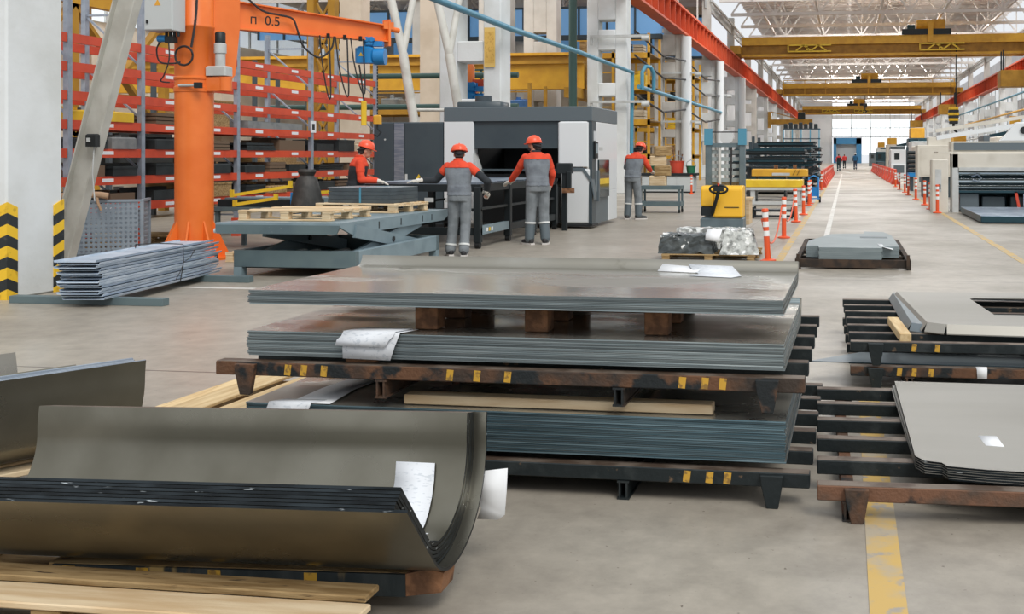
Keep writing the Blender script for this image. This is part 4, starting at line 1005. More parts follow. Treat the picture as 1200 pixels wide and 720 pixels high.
MB().bx(.02, .05, -.004, .0, 0, .23).build('binding_band', PIPE_BL, r); MB().bx(.02, .05, .0, .78, .226, .229).build('binding_band', PIPE_BL, r)
euro_pallet('wooden pallet standing on the floor beyond the lift table', (-8.2, 14.0, 0), 0, WOOD, None, L=1.0, W=.8, h=.14)

# black drum-like sack, trestle and clamps on a bench by the rack
r = thing('work_bench', 'low grey bench heaped with dark beams behind the lift table', 'bench', (-9.28, 16.2, 0))
MB().bx(-.85, .75, -.3, .6, .62, .68).build('top', TABLE_DK, r)
for x in (-.8, .64):
    for y in (-.26, .5): MB().bx(x, x+.06, y, y+.06, 0, .62).build('leg', TABLE_DK, r)
for k, (y, z, l) in enumerate(((-.2, .68, 'nearest dark beam lying on the low bench'), (.0, .68, 'second dark beam lying on the low bench'), (.2, .68, 'third dark beam lying on the low bench'), (.42, .68, 'farthest and palest beam lying on the low bench'))):
    o = MB().cb(-.8, .7+.03*k, 0, .14, 0, .12+.02*(k % 2), .01).build('steel_beam', [NEARBLK, TABLE_DK, NEARBLK, TABLE_BL][k], None, loc=(-9.28, 16.2+y, z)); tag(o, l, 'steel beam', 'beams on the low bench')
def clampbar(label, p, q, m, hw=.12):
    o = thing('bar_clamp', label, 'bar clamp', p); v = Vector(q)-Vector(p)
    MB().bar((0, 0, .03), tuple(v+Vector((0, 0, .03))), .035, .05).build('bar', m, o)
    MB().bx(-.03, .03, -.02, .02, .0, hw).build('jaw', m, o); MB().bx(v.x-.03, v.x+.03, v.y-.02, v.y+.02, v.z, v.z+hw).build('jaw', m, o)
    return o
clampbar('yellow bar clamp slanting across the beams on the bench', (-9.75, 15.88, .84), (-8.9, 16.15, .98), YEL_LT)
clampbar('second yellow bar clamp lying lower on the bench beams', (-9.6, 15.72, .70), (-8.95, 15.8, .80), YEL_LT, .1)
clampbar('yellow bar clamp lying flat at the back of the bench', (-8.75, 16.75, .86), (-8.15, 16.78, .90), YEL_LT, .14)
clampbar('blue clamp standing up from the beams on the bench', (-8.72, 15.9, .72), (-8.6, 15.95, .84), BLUE, .2)
mb = MB(); mb.lathe([(.33, 0), (.34, .3), (.31, .55), (.25, .78), (.19, .93), (.13, .98), (.17, 1.03), (.15, 1.06)], (0, 0, 0), 18)
o = mb.build('sack', mat('black_sack', '#2f302f', .6, 0, '#494845', 5, .4, .7, bump=.6, bscale=9), None, loc=(-8.32, 15.6, .0)); o.scale = (.85, .7, 1.22)
tag(o, 'tied black sack standing beside the man with the dark vest', 'sack')

# ================================================================ laser cutting machine
MX, MY = -5.2, 21.5
r = thing('laser_cutter', 'large white and anthracite sheet metal cutting machine', 'cutting machine', (MX, MY, 0))
LC = r
MB().cb(-3.2, 0, 0, 2.45, 2.23, 2.53, .015).build('top_hood', ANTH_L, r)
MB().cb(-2.55, -.72, .06, .3, 1.66, 2.23, .01).build('front_panel', ANTH, r)
MB().cb(-3.2, -2.55, .0, 2.4, .15, 2.23, .015).build('white_panel', WHITE, r)
MB().prism([(-2.55, 1.55), (-2.38, 1.05), (-2.38, .9), (-2.55, .9)], .0, .25, 'y').build('side_flare', LGREY, r)
# upper white door and the bulging lower front
dr = MB().cb(-.72, -.07, -.02, .5, 1.28, 2.22, .03).build('white_door', WHITE, r)
MB().prism([(-.02, 1.24), (.0, .85), (.02, .1), (.5, .1), (.5, 1.24)], -.66, -.04, 'x').build('lower_cover', WHITE, r, bevel=.035)
MB().prism([(-.68, 1.19), (-.2, 1.19), (-.02, .95), (.05, .6), (.05, .72), (-.0, 1.02), (-.17, 1.26), (-.68, 1.26)], -.03, .2, 'y').build('handle_bar', ANTH_L, r)
MB().cb(-.66, .0, .0, .6, .04, .1, .02).build('plinth', BLACK, r)
# side of the machine
MB().bx(-.07, -.0, .0, .35, .1, 2.22).build('corner_column', ANTH, r)
MB().bx(-.06, .0, .35, 2.4, .75, 2.22).build('side_panel', WHITE, r, bevel=.01)
MB().bx(-.06, .0, 1.55, 2.4, .08, .75).build('side_panel', WHITE, r, bevel=.01)
MB().bx(-.10, -.02, .35, 1.55, .08, .75).build('lower_panel', ANTH_L, r)
wn = MB().cb(-.06, .03, .5, 1.5, .62, 1.42, .01).build('viewing_window', GLASSDK, r)
MB().bx(.03, .034, .55, 1.45, .9, 1.02).build('yellow_band', YEL_LT, wn)
MB().bx(.0, .05, .4, .5, .55, 1.2).build('window_handle', ANTH_L, wn)
pn = MB().cb(-.0, .05, .12, .36, 1.45, 1.8, .015).build('control_panel', BLACK, r)
MB().bx(.05, .054, .15, .33, 1.55, 1.76).build('screen', mat('grey_screen', '#8fa0a8', .2), pn); MB().bx(.0, .04, .14, .3, 1.82, 2.02).build('switch_panel', WHITE, r)
MB().bx(.0, .003, .62, .98, 1.62, 1.69).build('maker_plate', LGREY, r)
# dark inside of the loading mouth
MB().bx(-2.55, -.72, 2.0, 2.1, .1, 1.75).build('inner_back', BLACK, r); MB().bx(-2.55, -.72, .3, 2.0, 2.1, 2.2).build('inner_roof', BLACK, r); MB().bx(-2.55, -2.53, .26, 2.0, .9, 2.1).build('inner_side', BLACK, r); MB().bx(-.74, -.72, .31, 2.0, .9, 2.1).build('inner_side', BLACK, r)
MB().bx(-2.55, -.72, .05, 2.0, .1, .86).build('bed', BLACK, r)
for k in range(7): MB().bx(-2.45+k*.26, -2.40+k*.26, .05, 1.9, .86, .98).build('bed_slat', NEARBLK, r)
MB().bx(-2.55, -.72, .28, .34, 1.05, 1.12).build('mouth_rail', NEARBLK, r); MB().cyl((-2.5, .2, 1.2), (-.75, .2, 1.2), .03).build('mouth_roller', ANTH, r)
# dark side cabinet
r = thing('electrical_cabinet', 'dark blue-grey double cabinet with a warning triangle beside the cutting machine', 'cabinet', (MX-3.2, MY, 0))
MB().cb(-1.55, -.02, .02, 1.2, .06, 2.22, .015).build('case', ANTH, r)
MB().bx(-.86, -.02, .0, .02, .1, 2.2).build('door', ANTH, r, bevel=.006); MB().bx(-1.55, -1.12, .0, .02, .1, 2.2).build('door', ANTH, r, bevel=.006)
MB().bx(-1.1, -.88, .005, .02, .1, 2.2).build('frame_strip', GALV, r)
MB().prism([(-.62, 1.0), (-.48, 1.0), (-.55, 1.12)], -.004, 0, 'y').build('warning_triangle', YEL_LT, r)
MB().bx(-.85, -.80, -.012, 0, .95, 1.12).build('door_handle', LGREY, r); MB().bx(-1.55, 0, .0, 1.2, 0, .06).build('plinth', BLACK, r)
MB().cyl((-1.3, -.012, 1.85), (-1.3, 0, 1.85), .02).build('lock', LGREY, r)
o = MB().cb(-.5, .5, -.3, .3, 0, .16, .02); o.cyl((0, 0, .16), (0, 0, .3), .18, n=16)
o = o.build('exhaust_box', ANTH, None, loc=(MX-2.75, MY+1.2, 2.53)); tag(o, 'dark box with a round duct stub on the roof of the cutting machine', 'duct box')

# exchange table in front of the machine
r = thing('exchange_table', 'black wheeled exchange table with slatted top in front of the cutting machine', 'exchange table', (-5.85, 16.55, 0))
ET = r
XL = -2.15; YL = 4.7
for y in (0, 1.55, 3.1, YL-.14):
    for x in (XL, -.12):
        l = MB().cb(x, x+.12, y, y+.12, .1, 1.0, .012).build('leg', NEARBLK, r); MB().cyl((x+.02, y+.06, .06), (x+.1, y+.06, .06), .06, n=14).build('caster', BLACK, l)
        MB().bx(x+.03, x+.09, y+.03, y+.09, .06, .12).build('caster_fork', LGREY, l)
for x in (XL+.02, -.10):
    MB().bx(x, x+.08, .06, YL-.06, .92, 1.04).build('top_rail', NEARBLK, r); MB().bx(x, x+.08, .12, 1.55, .22, .36).build('lower_rail', TABLE_BL if x > -1 else NEARBLK, r); MB().bx(x+.02, x+.06, .12, YL-.1, .62, .66).build('middle_rail', NEARBLK, r)
    MB().bx(x, x+.08, 1.67, YL-.1, .2, .32).build('lower_rail', NEARBLK, r)
for y in (.03, YL-.1): MB().bx(XL, 0, y, y+.07, .92, 1.04).build('cross_rail', NEARBLK, r)
MB().bx(XL, 0, .03, .1, .22, .34).build('cross_rail', NEARBLK, r); MB().bx(XL, 0, .04, .09, .6, .65).build('cross_rail', NEARBLK, r)
for k in range(26): MB().bx(XL+.1, -.12, .16+k*.175, .175+k*.175, .97, 1.06).build('slat', GALV, r)
for k in range(3): MB().bx(-.018, -.015, .35+k*.12, .43+k*.12, .26, .32).build('label', PAPER_W if k != 1 else YEL_LT, r)
for k in range(4): MB().bx(-.6-k*.35, -.45-k*.35, .02, .035, .75, .82).build('sensor', LGREY, r)
o = MB().bx(-2.03, -.14, .5, 4.2, 0, .006).build('steel_plate', GALV, None, loc=(-5.85, 16.55, 1.061)); tag(o, 'thin bright sheet lying on the exchange table', 'steel plate')
r = thing('operator_arm', 'black swivel arm with a small handset at the corner of the cutting machine', 'operator arm', (-5.62, 20.9, 0))
MB().cb(-.05, .05, -.05, .05, .0, 1.3, .01).build('post', NEARBLK, r); MB().cb(-.16, .16, -.08, .08, 1.15, 1.36, .02).build('head', NEARBLK, r); MB().cb(.06, .16, -.12, -.05, .82, 1.2, .015).build('handle', NEARBLK, r); MB().bx(-.02, .22, -.14, -.06, .76, .86).build('handset', WOOD_END, r)

# ================================================================ yellow pallet stacker
r = thing('pallet_stacker', 'yellow and grey pallet stacker with its black tiller towards us', 'pallet stacker', (-2.4, 20.55, 0))
MAST = mat('stacker_grey', '#66767c', .45, .1, '#56656b', 3, .4, .7)
MB().cb(-.42, .42, .0, .62, .05, .30, .03).build('chassis', MAST, r)
MB().prism([(.0, .30), (-.02, .34), (.02, .86), (.08, .92), (.55, .92), (.55, .30)], -.16, .41, 'x').build('hood', YEL_MACH, r, bevel=.03)
MB().prism([(.0, .52), (.02, .86), (.08, .92), (.55, .92), (.55, .52)], -.41, -.16, 'x').build('side_hood', YEL_MACH, r, bevel=.03)
MB().cb(-.41, -.17, .01, .4, .34, .52, .02).build('recess', NEARBLK, r)
MB().bx(.06, .34, -.02, .02, .50, .515).build('hood_slot', NEARBLK, r)
tl = MB().tube([(-.17, .0, .40), (-.15, -.1, .45), (-.06, -.2, .72), (-.03, -.22, .84)], .035, 10).build('tiller_arm', NEARBLK, r)
lp = MB(); lp.tube([(-.03+.17*math.cos(t*2*PI/20), -.22-.02*math.sin(t*2*PI/20), .86+.08*math.sin(t*2*PI/20)) for t in range(21)], .022, 8); lp.build('tiller_handle', NEARBLK, tl)
MB().cb(-.13, .07, -.26, -.18, .82, .93, .02).build('tiller_head', NEARBLK, tl); MB().cyl((-.03, -.24, .93), (-.03, -.24, .98), .025).build('emergency_button', RED_CH, tl)
for x in (-.40, .28):
    MB().cb(x, x+.12, .62, .78, .04, 2.0, .01).build('mast_rail', MAST, r); MB().bx(x-.02, x+.14, .6, .8, 1.72, 2.05).build('mast_cap', PIPE_BL, r)
    MB().cb(x+.03, x+.09, .8, .86, .1, 1.75, .01).build('inner_rail', NEARBLK, r)
MB().bx(-.30, .30, .66, .72, 1.68, 1.76).build('cross_head', MAST, r); MB().tube([(-.3, .65, 1.98), (.3, .65, 1.98)], .012, 6).build('cable', CABLE, r)
gd = MB()
for k in range(5): gd.bx(-.28, .28, .735, .75, .98+k*.14, 1.06+k*.14)
gd.build('mesh_guard', mat('clear_guard', '#9aa6a9', .3), r)
MB().cyl((-.12, .7, .3), (-.12, .7, 1.68), .035).build('lift_cylinder', LGREY, r); MB().tube([(.1, .7, .3), (.12, .7, 1.7)], .015, 6).build('hydraulic_hose', CABLE, r)
for x in (-.30, .16): MB().prism([(.8, .05), (1.9, .05), (1.95, .08), (1.9, .11), (.8, .11)], x, x+.15, 'x').build('fork', MAST, r)
for x in (-.3, .3): MB().cyl((x-.04, .3, .06), (x+.04, .3, .06), .06, n=14).build('wheel', BLACK, r)
o = MB().cb(-.3, .3, 0, .5, 0, .35, .02).build('cardboard_box', WOODY, None, loc=(-2.4, 21.45, .66)); 
tag(o, 'pale box riding on the stacker forks behind its mast', 'box')
st_ = thing('wooden_pallet', 'stacked pale pallet on the forks of the pallet stacker', 'pallet', (-2.4, 21.42, .115)); 
for k in range(4): plank(st_, 'deck_board', -.5, .5, .02+k*.18, .16+k*.18, .5, .54)
for x in (-.45, -.04, .37): plank(st_, 'block', x, x+.09, .02, .7, .0, .5, WOOD)

# ================================================================ film-wrapped goods
FILM = mat('stretch_film', '#c3c6c2', .12, 0, '#7b7d7a', 9, .42, .6, c3='#eceeec', scale3=15, lo3=.56, hi3=.62, bump=1., bscale=12)
FILM2 = mat('stretch_film_over_dark_steel', '#565c5d', .1, 0, '#3b4142', 7, .4, .6, c3='#eceeec', scale3=6, lo3=.6, hi3=.64, bump=.9, bscale=9)
def wrapped(label, loc, sx, sy, sz, m, seed, rotz=0., taper=.1):
    rnd = random.Random(seed); n, mm, q = 12, 10, 6
    vs = []; fs = []
    bm_ = MB()
    def pt(u, v, w):
        x = (u-.5)*sx*(1-taper*w); y = (v-.5)*sy*(1-taper*w); return (x+rnd.uniform(-.012, .012), y+rnd.uniform(-.012, .012), max(0, w*sz+rnd.uniform(-.016, .016) if w else 0))
    def grid(f, a, b):
        o = len(vs)
        for i in range(a+1):
            for j in range(b+1): vs.append(f(i/a, j/b))
        for i in range(a):
            for j in range(b): fs.append((o+i*(b+1)+j, o+(i+1)*(b+1)+j, o+(i+1)*(b+1)+j+1, o+i*(b+1)+j+1))
    grid(lambda u, v: pt(u, 0, v), n, q); grid(lambda u, v: pt(1, u, v), mm, q); grid(lambda u, v: pt(1-u, 1, v), n, q); grid(lambda u, v: pt(0, 1-u, v), mm, q); grid(lambda u, v: pt(u, v, 1), n, mm)
    bm_.add(vs, fs)
    import bmesh
    o = bm_.build('wrapped_goods', m, None, loc=loc, rotz=rotz); b = bmesh.new(); b.from_mesh(o.data); bmesh.ops.remove_doubles(b, verts=b.verts, dist=.035); bmesh.ops.recalc_face_normals(b, faces=b.faces); b.to_mesh(o.data); b.free()
    return tag(o, label, 'wrapped goods', 'film-wrapped packs')
wrapped('low film-wrapped pack with dark steel showing through, near the yellow stacker', (-2.28, 15.35, .1), .8, .5, .27, FILM2, 3)
wrapped('bulkier crinkled film-wrapped pack beside the first orange post', (-1.54, 15.42, .1), .56, .75, .34, FILM, 5, .1, .3)
wrapped('film-wrapped pack lying behind the other two, towards the stacker', (-2.1, 16.16, .1), 1.1, .5, .30, FILM, 9, 0, .2)
r = euro_pallet('pallet under the film-wrapped packs', (-1.95, 15.05, 0), 0, WOOD_OLD, None, L=1.35, W=1.3, h=.098)
paper([[(-1.98, 15.33, .44), (-1.76, 15.33, .45)], [(-1.98, 15.2, .44), (-1.76, 15.18, .45)], [(-1.99, 15.08, .38), (-1.78, 15.06, .36)], [(-1.99, 15.06, .3), (-1.80, 15.05, .28)]], 'paper_sheet', 'white paper slipped under the film of the wrapped packs', PAPER_W)

# ================================================================ delineator posts, chains, barriers
def post_proto():
    p = thing('delineator_post', '', 'bollard', (0, 0, 0), 0, 'orange and white delineator posts')
    MB().lathe([(.115, 0), (.115, .022), (.06, .04)], n=18).build('base', POST_OR, p)
    MB().lathe([(.043, .035), (.04, .70), (.05, .705), (.05, .73), (.04, .75)], n=16).build('tube', POST_OR, p)
    for z in (.36, .49, .62): MB().lathe([(.0435, z), (.0435, z+.075)], n=16).build('reflective_band', POST_WH, p)
    return p
pp = post_proto()
lefts = [(-1.10, 15.1, 'first orange post beside the wrapped packs, leaning a little', .06), (-1.13, 19.5, 'second orange post along the yellow line from the wrapped packs', 0), (-1.13, 24.2, 'third orange post along the yellow line from the wrapped packs', .03), (-1.08, 27.2, 'fourth orange post, by the end of the yellow bench', 0), (-1.12, 32.3, 'fifth orange post, just past the yellow bench', 0), (-1.13, 33.6, 'sixth orange post, close behind the fifth past the yellow bench', 0), (-1.1, 47.5, 'last orange post before the red barriers, left of the walkway', 0)]
first = True
for x, y, l, tl_ in lefts:
    o = pp if first else dup(pp); first = False
    o.location = (x, y, 0.004 if not tl_ else .008); o.rotation_euler = (0, -tl_, 0); o['label'] = l
rights = [(2.36, 28.6, 'orange post at the foot of the cream press, first of the row'), (2.33, 30.6, 'second orange post of the row by the cream press'), (2.36, 33.2, 'third orange post of the row by the cream press'), (2.35, 37.2, 'fourth orange post of the row by the cream press'), (2.33, 41.4, 'fifth orange post of the row by the cream press'), (2.36, 44.4, 'sixth orange post of the row by the cream press'), (2.33, 48.2, 'seventh orange post of the row by the cream press'), (2.35, 52.5, 'eighth post of that row, in front of the red barriers')]
for x, y, l in rights: dup(pp, (x, y, 0.004), 0, l)
def chain(a, b, sag, label):
    pts = [(a[0]+(b[0]-a[0])*t/12, a[1]+(b[1]-a[1])*t/12, a[2]+(b[2]-a[2])*t/12-sag*4*(t/12)*(1-t/12)) for t in range(13)]
    o = MB().tube(pts, .014, 6).build('plastic_chain', POST_OR); tag(o, label, 'chain', 'plastic chains between posts')
chain((-1.19, 15.12, .6), (-1.17, 19.5, .6), .5, 'slack plastic chain from the first orange post to the second')
chain((-1.17, 19.52, .6), (-1.17, 24.2, .6), .42, 'slack plastic chain from the second orange post to the third')
def barrier_proto():
    p = thing('road_barrier', '', 'barrier', (0, 0, 0), 0, 'red plastic barriers along the walkway')
    MB().prism([(-.2, 0), (.2, 0), (.2, .12), (.08, .35), (.07, .8), (-.07, .8), (-.08, .35), (-.2, .12)], -.9, .9, 'y').build('body', RED_CH, p)
    MB().bx(-.075, .075, -.7, .7, .55, .68).build('white_band', POST_WH, p)
    return p
bp_ = barrier_proto(); first = True
nth = ['nearest', 'second', 'third', 'fourth', 'fifth', 'sixth', 'seventh', 'eighth', 'ninth', 'tenth', 'eleventh', 'twelfth', 'thirteenth', 'fourteenth']
for side, x, ys in (('stacks', -1.15, [52+3.4*k for k in range(12)]), ('machines', 2.55, [58+3.6*k for k in range(14)])):
    for k, y in enumerate(ys):
        o = bp_ if first else dup(bp_); first = False
        o.location = (x, y, 0); o['label'] = '%s red barrier along the walkway on the side of the %s' % (nth[k], 'dark sheet stacks' if side == 'stacks' else 'presses')
# floor-standing blue hand truck by the posts
r = thing('hand_truck', 'small blue hand truck standing by the posts past the yellow bench', 'hand truck', (-1.05, 34.6, 0))
MB().tube([(-.15, .02, .1), (-.15, .05, .8), (0, .08, .86), (.15, .05, .8), (.15, .02, .1)], .03, 8).build('back', BLUE, r); MB().bx(-.12, .12, .02, .05, .2, .5).build('back_plate', BLUE, r); MB().bx(-.2, .2, -.25, .0, .12, .15).build('toe_plate', BLUE, r)
for x in (-.2, .2): MB().cyl((x-.03, .05, .1), (x+.03, .05, .1), .1, n=14).build('wheel', BLACK, r)
# ================================================================ people
def capsule(mb, p, q, r1, r2, n=12):
    mb.cyl(p, q, r1, r2, n); mb.ball(p, r1, n=n, m=8); mb.ball(q, r2, n=n, m=8)
def chainc(mb, pts, rs):
    for a, b, r1, r2 in zip(pts, pts[1:], rs, rs[1:]): capsule(mb, a, b, r1, r2)
def loft(mb, rings, n=20):
    vs = []
    for x, y, z, rx, ry in rings:
        for i in range(n):
            t = 2*PI*i/n; c, s = math.cos(t), math.sin(t)
            vs.append((x+rx*math.copysign(abs(c)**.85, c), y+ry*math.copysign(abs(s)**.85, s), z))
    m = len(rings)
    fs = [(k*n+i, k*n+(i+1) % n, (k+1)*n+(i+1) % n, (k+1)*n+i) for k in range(m-1) for i in range(n)]
    fs += [tuple(range(n-1, -1, -1)), tuple(range((m-1)*n, m*n))]
    mb.add(vs, fs)
def skin(mb, name, m, parent, vox=.012, it=4, fac=.5):
    for i in range(len(mb.sm)): mb.sm[i] = True
    o = mb.build(name, m, parent)
    r = o.modifiers.new('remesh', 'REMESH'); r.mode = 'VOXEL'; r.voxel_size = vox; r.use_smooth_shade = True
    s = o.modifiers.new('smooth', 'SMOOTH'); s.iterations = it; s.factor = fac
    return o
def V3(*a): return Vector(a)
def hand(mb, wrist, d, palm_n, side, curl=.5, s=1., fat=1.):
    """palm, four unequal curled fingers and a thumb from the side of the palm"""
    d = Vector(d).normalized(); nrm = Vector(palm_n); nrm = (nrm-d*nrm.dot(d)).normalized(); lat = d.cross(nrm)*side
    w = Vector(wrist); k = w+d*.085*s
    mb.bar(w+d*.01*s, k, .075*s*fat, .03*s*fat, up=nrm)
    capsule(mb, w+d*.015*s+lat*.02*s, k+lat*.03*s, .018*s*fat, .015*s*fat); capsule(mb, w+d*.015*s-lat*.02*s, k-lat*.03*s, .018*s*fat, .015*s*fat)
    for j, (o_, L) in enumerate(((-.032, .058), (-.011, .076), (.011, .082), (.032, .072))):
        p = k+lat*o_*s; a = curl*.55
        d1 = (d*math.cos(a)+nrm*math.sin(a)); q = p+d1*L*.5*s; a *= 1.9; d2 = d*math.cos(a)+nrm*math.sin(a); e = q+d2*L*.32*s; a *= 1.4; d3 = d*math.cos(a)+nrm*math.sin(a); g = e+d3*L*.25*s
        chainc(mb, [p, q, e, g], [.0095*s*fat, .009*s*fat, .0085*s*fat, .0075*s*fat])
    p = w+d*.03*s+lat*.035*s; q = p+(lat*.8+d*.7+nrm*.3).normalized()*.038*s; e = q+(d*.9+nrm*.4+lat*.1).normalized()*.03*s
    chainc(mb, [p, q, e], [.0125*s*fat, .011*s*fat, .009*s*fat])

def person(label, loc, rotz, sc, pose, look, fine=True, group=None, cat='person'):
    """faces local +y. pose: lean (dx, dy) of the shoulders over the hips, joints of each arm and leg, head (yaw, pitch)"""
    root = thing('person', label, cat, loc, rotz, group); root.scale = (sc, sc, sc)
    vx = .010 if fine else .02
    lx, ly = pose.get('lean', (0, 0)); tw = pose.get('twist', 0.)
    def up(z, w=1.):           # spine point at height z
        t = max(0, (z-.95)/.5); return lx*t*w, ly*t*w
    def sh(x, y, z):           # shoulder-frame point, turned by the twist
        c, s = math.cos(tw), math.sin(tw); ox, oy = up(z); return V3(ox+x*c-y*s, oy+x*s+y*c, z)
    SL, SR = sh(-.175, 0, 1.405), sh(.175, 0, 1.405)
    aL, aR = [SL]+[V3(*p) for p in pose['armL']], [SR]+[V3(*p) for p in pose['armR']]
    lL, lR = [V3(-.09, 0, .92)]+[V3(*p) for p in pose['legL']], [V3(.09, 0, .92)]+[V3(*p) for p in pose['legR']]
    hx, hy = up(1.62, 1.0); hc = V3(hx+pose.get('head', (0, 0))[0], hy+.015+pose.get('head', (0, 0))[1], 1.60)
    yaw, pitch = pose.get('look', (0, 0))
    HM = Matrix.Translation(hc) @ Matrix.Rotation(yaw, 4, 'Z') @ Matrix.Rotation(pitch, 4, 'X')
    def torso(rad=0., z0=.86, z1=1.50):
        R = [(.86, .165, .12), (.95, .17, .125), (1.05, .15, .108), (1.15, .16, .112), (1.28, .19, .122), (1.38, .195, .112), (1.44, .14, .085), (1.49, .07, .065)]
        out = []
        for z, rx, ry in R:
            if z < z0-1e-6 or z > z1+1e-6: continue
            x, y = up(z); out.append((x, y, z, rx+rad, ry+rad))
        return out
    # ---- body, one continuous surface
    b = MB(); loft(b, torso())
    nk = up(1.5); capsule(b, (nk[0], nk[1], 1.44), (hc.x-.0, hc.y-.02, 1.56), .058, .054)
    bT = b.T; b.T = HM
    b.ball((0, 0, .01), .076, .094, .115, n=20, m=14); b.ball((0, .035, -.055), .056, .058, .055, n=14)         # skull, jaw
    b.prism([(.085, .025), (.118, -.025), (.085, -.035)], -.012, .012, 'x')                                       # nose
    for s in (-1, 1): b.ball((s*.078, -.005, -.01), .012, .026, .034, n=10, m=6); b.ball((s*.032, .083, .012), .016, .012, .010, n=8, m=6)
    b.ball((0, .087, -.062), .026, .012, .009, n=10, m=6); b.T = bT
    for A in (aL, aR): chainc(b, A, [.058, .044, .031])
    for Lg in (lL, lR): chainc(b, Lg, [.088, .058, .042]); 
    for Lg, s in ((lL, -1), (lR, 1)):
        t = pose.get('toe', (0, 0))[0 if s < 0 else 1]; a = Lg[-1]; dr = V3(math.sin(t), math.cos(t), 0)
        capsule(b, a+V3(0, 0, -.035)-dr*.04, a+dr*.14+V3(0, 0, -.055), .038, .028)
    hd = pose['hands']
    if fine:
        for A, h, s in ((aL, hd[0], -1), (aR, hd[1], 1)): hand(b, A[-1], h[0], h[1], s, h[2])
    skin(b, 'body', SKIN, root, vx if not fine else .0075, 3)
    hair = MB(); hair.T = HM; hair.ball((0, -.022, .012), .081, .088, .10, n=16, m=10); hair.bx(-.06, .06, -.105, -.04, -.07, .0)
    skin(hair, 'hair', HAIR, root, vx, 6)
    if not look.get('nohelmet'):
        he = MB(); he.T = HM @ Matrix.Translation((0, .0, .045)) @ Matrix.Rotation(-.06, 4, 'X')
        he.lathe([(.128, 0), (.126, .03), (.118, .06), (.102, .088), (.075, .108), (.04, .118), (.006, .121)], n=24)
        he.prism([(-.1, .05), (-.085, .13), (-.04, .172), (.04, .172), (.085, .13), (.1, .05)], -.004, .008, 'z')
        he.tube([(0, -.12, .035), (0, -.09, .095), (0, -.03, .122), (0, .03, .122), (0, .09, .098), (0, .12, .04)], .011, 8)
        he.lathe([(.128, -.004), (.136, 0), (.136, .008), (.126, .012)], n=24)
        ho = he.build('helmet', look.get('helmet', HELMET), root); ho.scale = (1, 1, 1)
        hb_ = MB(); hb_.T = HM; hb_.tube([(-.095, -.03, .03), (-.07, -.1, .0), (0, -.122, -.012), (.07, -.1, .0), (.095, -.03, .03)], .013, 8); hb_.build('helmet_harness', JK_BK, ho)
    if look.get('mask'):
        mk = MB(); mk.T = HM; mk.ball((0, .045, -.045), .066, .068, .052, n=16); skin(mk, 'face_mask', JK_BK, root, vx, 4)
    # ---- clothes
    tro = MB(); loft(tro, torso(.016, .86, 1.05))
    lowcut = look.get('shin', False)
    for Lg in (lL, lR):
        hpt, kn, an = Lg; end = an+V3(0, 0, -.035)
        if lowcut:
            mid = kn.lerp(end, .38); chainc(tro, [hpt, kn, mid], [.105, .088, .085])
        else: chainc(tro, [hpt, kn, kn.lerp(end, .55), end+V3(0, 0, .05)], [.105, .085, .078, .085])
    skin(tro, 'trousers', look.get('trousers', TR_GR), root, vx, 5)
    for Lg in (lL, lR):
        hpt, kn, an = Lg; end = an+V3(0, 0, .01)
        if lowcut:
            g = MB(); chainc(g, [kn.lerp(end, .36), end], [.083, .08]); skin(g, 'trouser_cuff', ANTH_L, root, vx, 3)
        f = .36 if lowcut else .78; a = kn.lerp(an, f); d_ = (an-kn).normalized()*.014
        MB().cyl(a-d_, a+d_, .091 if lowcut else .089, n=18).build('reflective_strip', mat('reflective_strip', '#d9dcda', .4) if 'reflective_strip' not in bpy.data.materials else bpy.data.materials['reflective_strip'], root)
    jk = MB(); loft(jk, [(r[0], r[1], r[2] if r[2] > .9 else .93, r[3], r[4]) for r in torso(.026, .95, 1.45)])
    x, y = up(1.04); loft(jk, [(x, y, .97, .182, .14), (x, y, 1.03, .188, .145), (x, y, 1.10, .182, .138)])
    for S in (SL, SR): jk.ball(S, .066)
    skin(jk, 'jacket', look.get('jacket', JK_GR), root, vx, 5)
    if look.get('yoke'):
        yk = MB(); z0 = look.get('yoke_z', 1.34)
        x, y = up(1.36); c, s = math.cos(tw), math.sin(tw)
        x2, y2 = up(1.47)
        loft(yk, [(x, y, z0, .226, .147), (x, y, 1.39, .224, .144), ((x+x2)/2, (y+y2)/2, 1.45, .165, .112), (x2, y2, 1.50, .085, .088)])
        for S, A in ((SL, aL), (SR, aR)): capsule(yk, S, S.lerp(A[1], look.get('cap', .35)), .072, .071)
        skin(yk, 'jacket_yoke', look['yoke'], root, vx, 4)
    co_ = MB(); x, y = up(1.5); co_.lathe([(.07, 0), (.078, .03), (.072, .055), (.06, .06)], (x, y-.005, 1.475), 18); skin(co_, 'collar', look.get('collar', look.get('yoke', JK_GR)), root, vx, 3)
    for A, nm in ((aL, 0), (aR, 1)):
        sl = MB(); S, E_, W = A; chainc(sl, [S.lerp(E_, .05), E_, E_.lerp(W, .9)], [.066, .060, .050]); skin(sl, 'sleeve', look.get('sleeve', JK_BK)[nm] if isinstance(look.get('sleeve'), tuple) else look.get('sleeve', JK_BK), root, vx, 4)
    if look.get('gloves', True) and fine:
        for A, h, s in ((aL, hd[0], -1), (aR, hd[1], 1)):
            g = MB(); hand(g, A[-1], h[0], h[1], s, h[2], 1.06, 1.22); capsule(g, A[-1]-Vector(h[0]).normalized()*.04, A[-1]+Vector(h[0]).normalized()*.02, .041, .036); skin(g, 'glove', GLOVE, root, .0058, 3, .4)
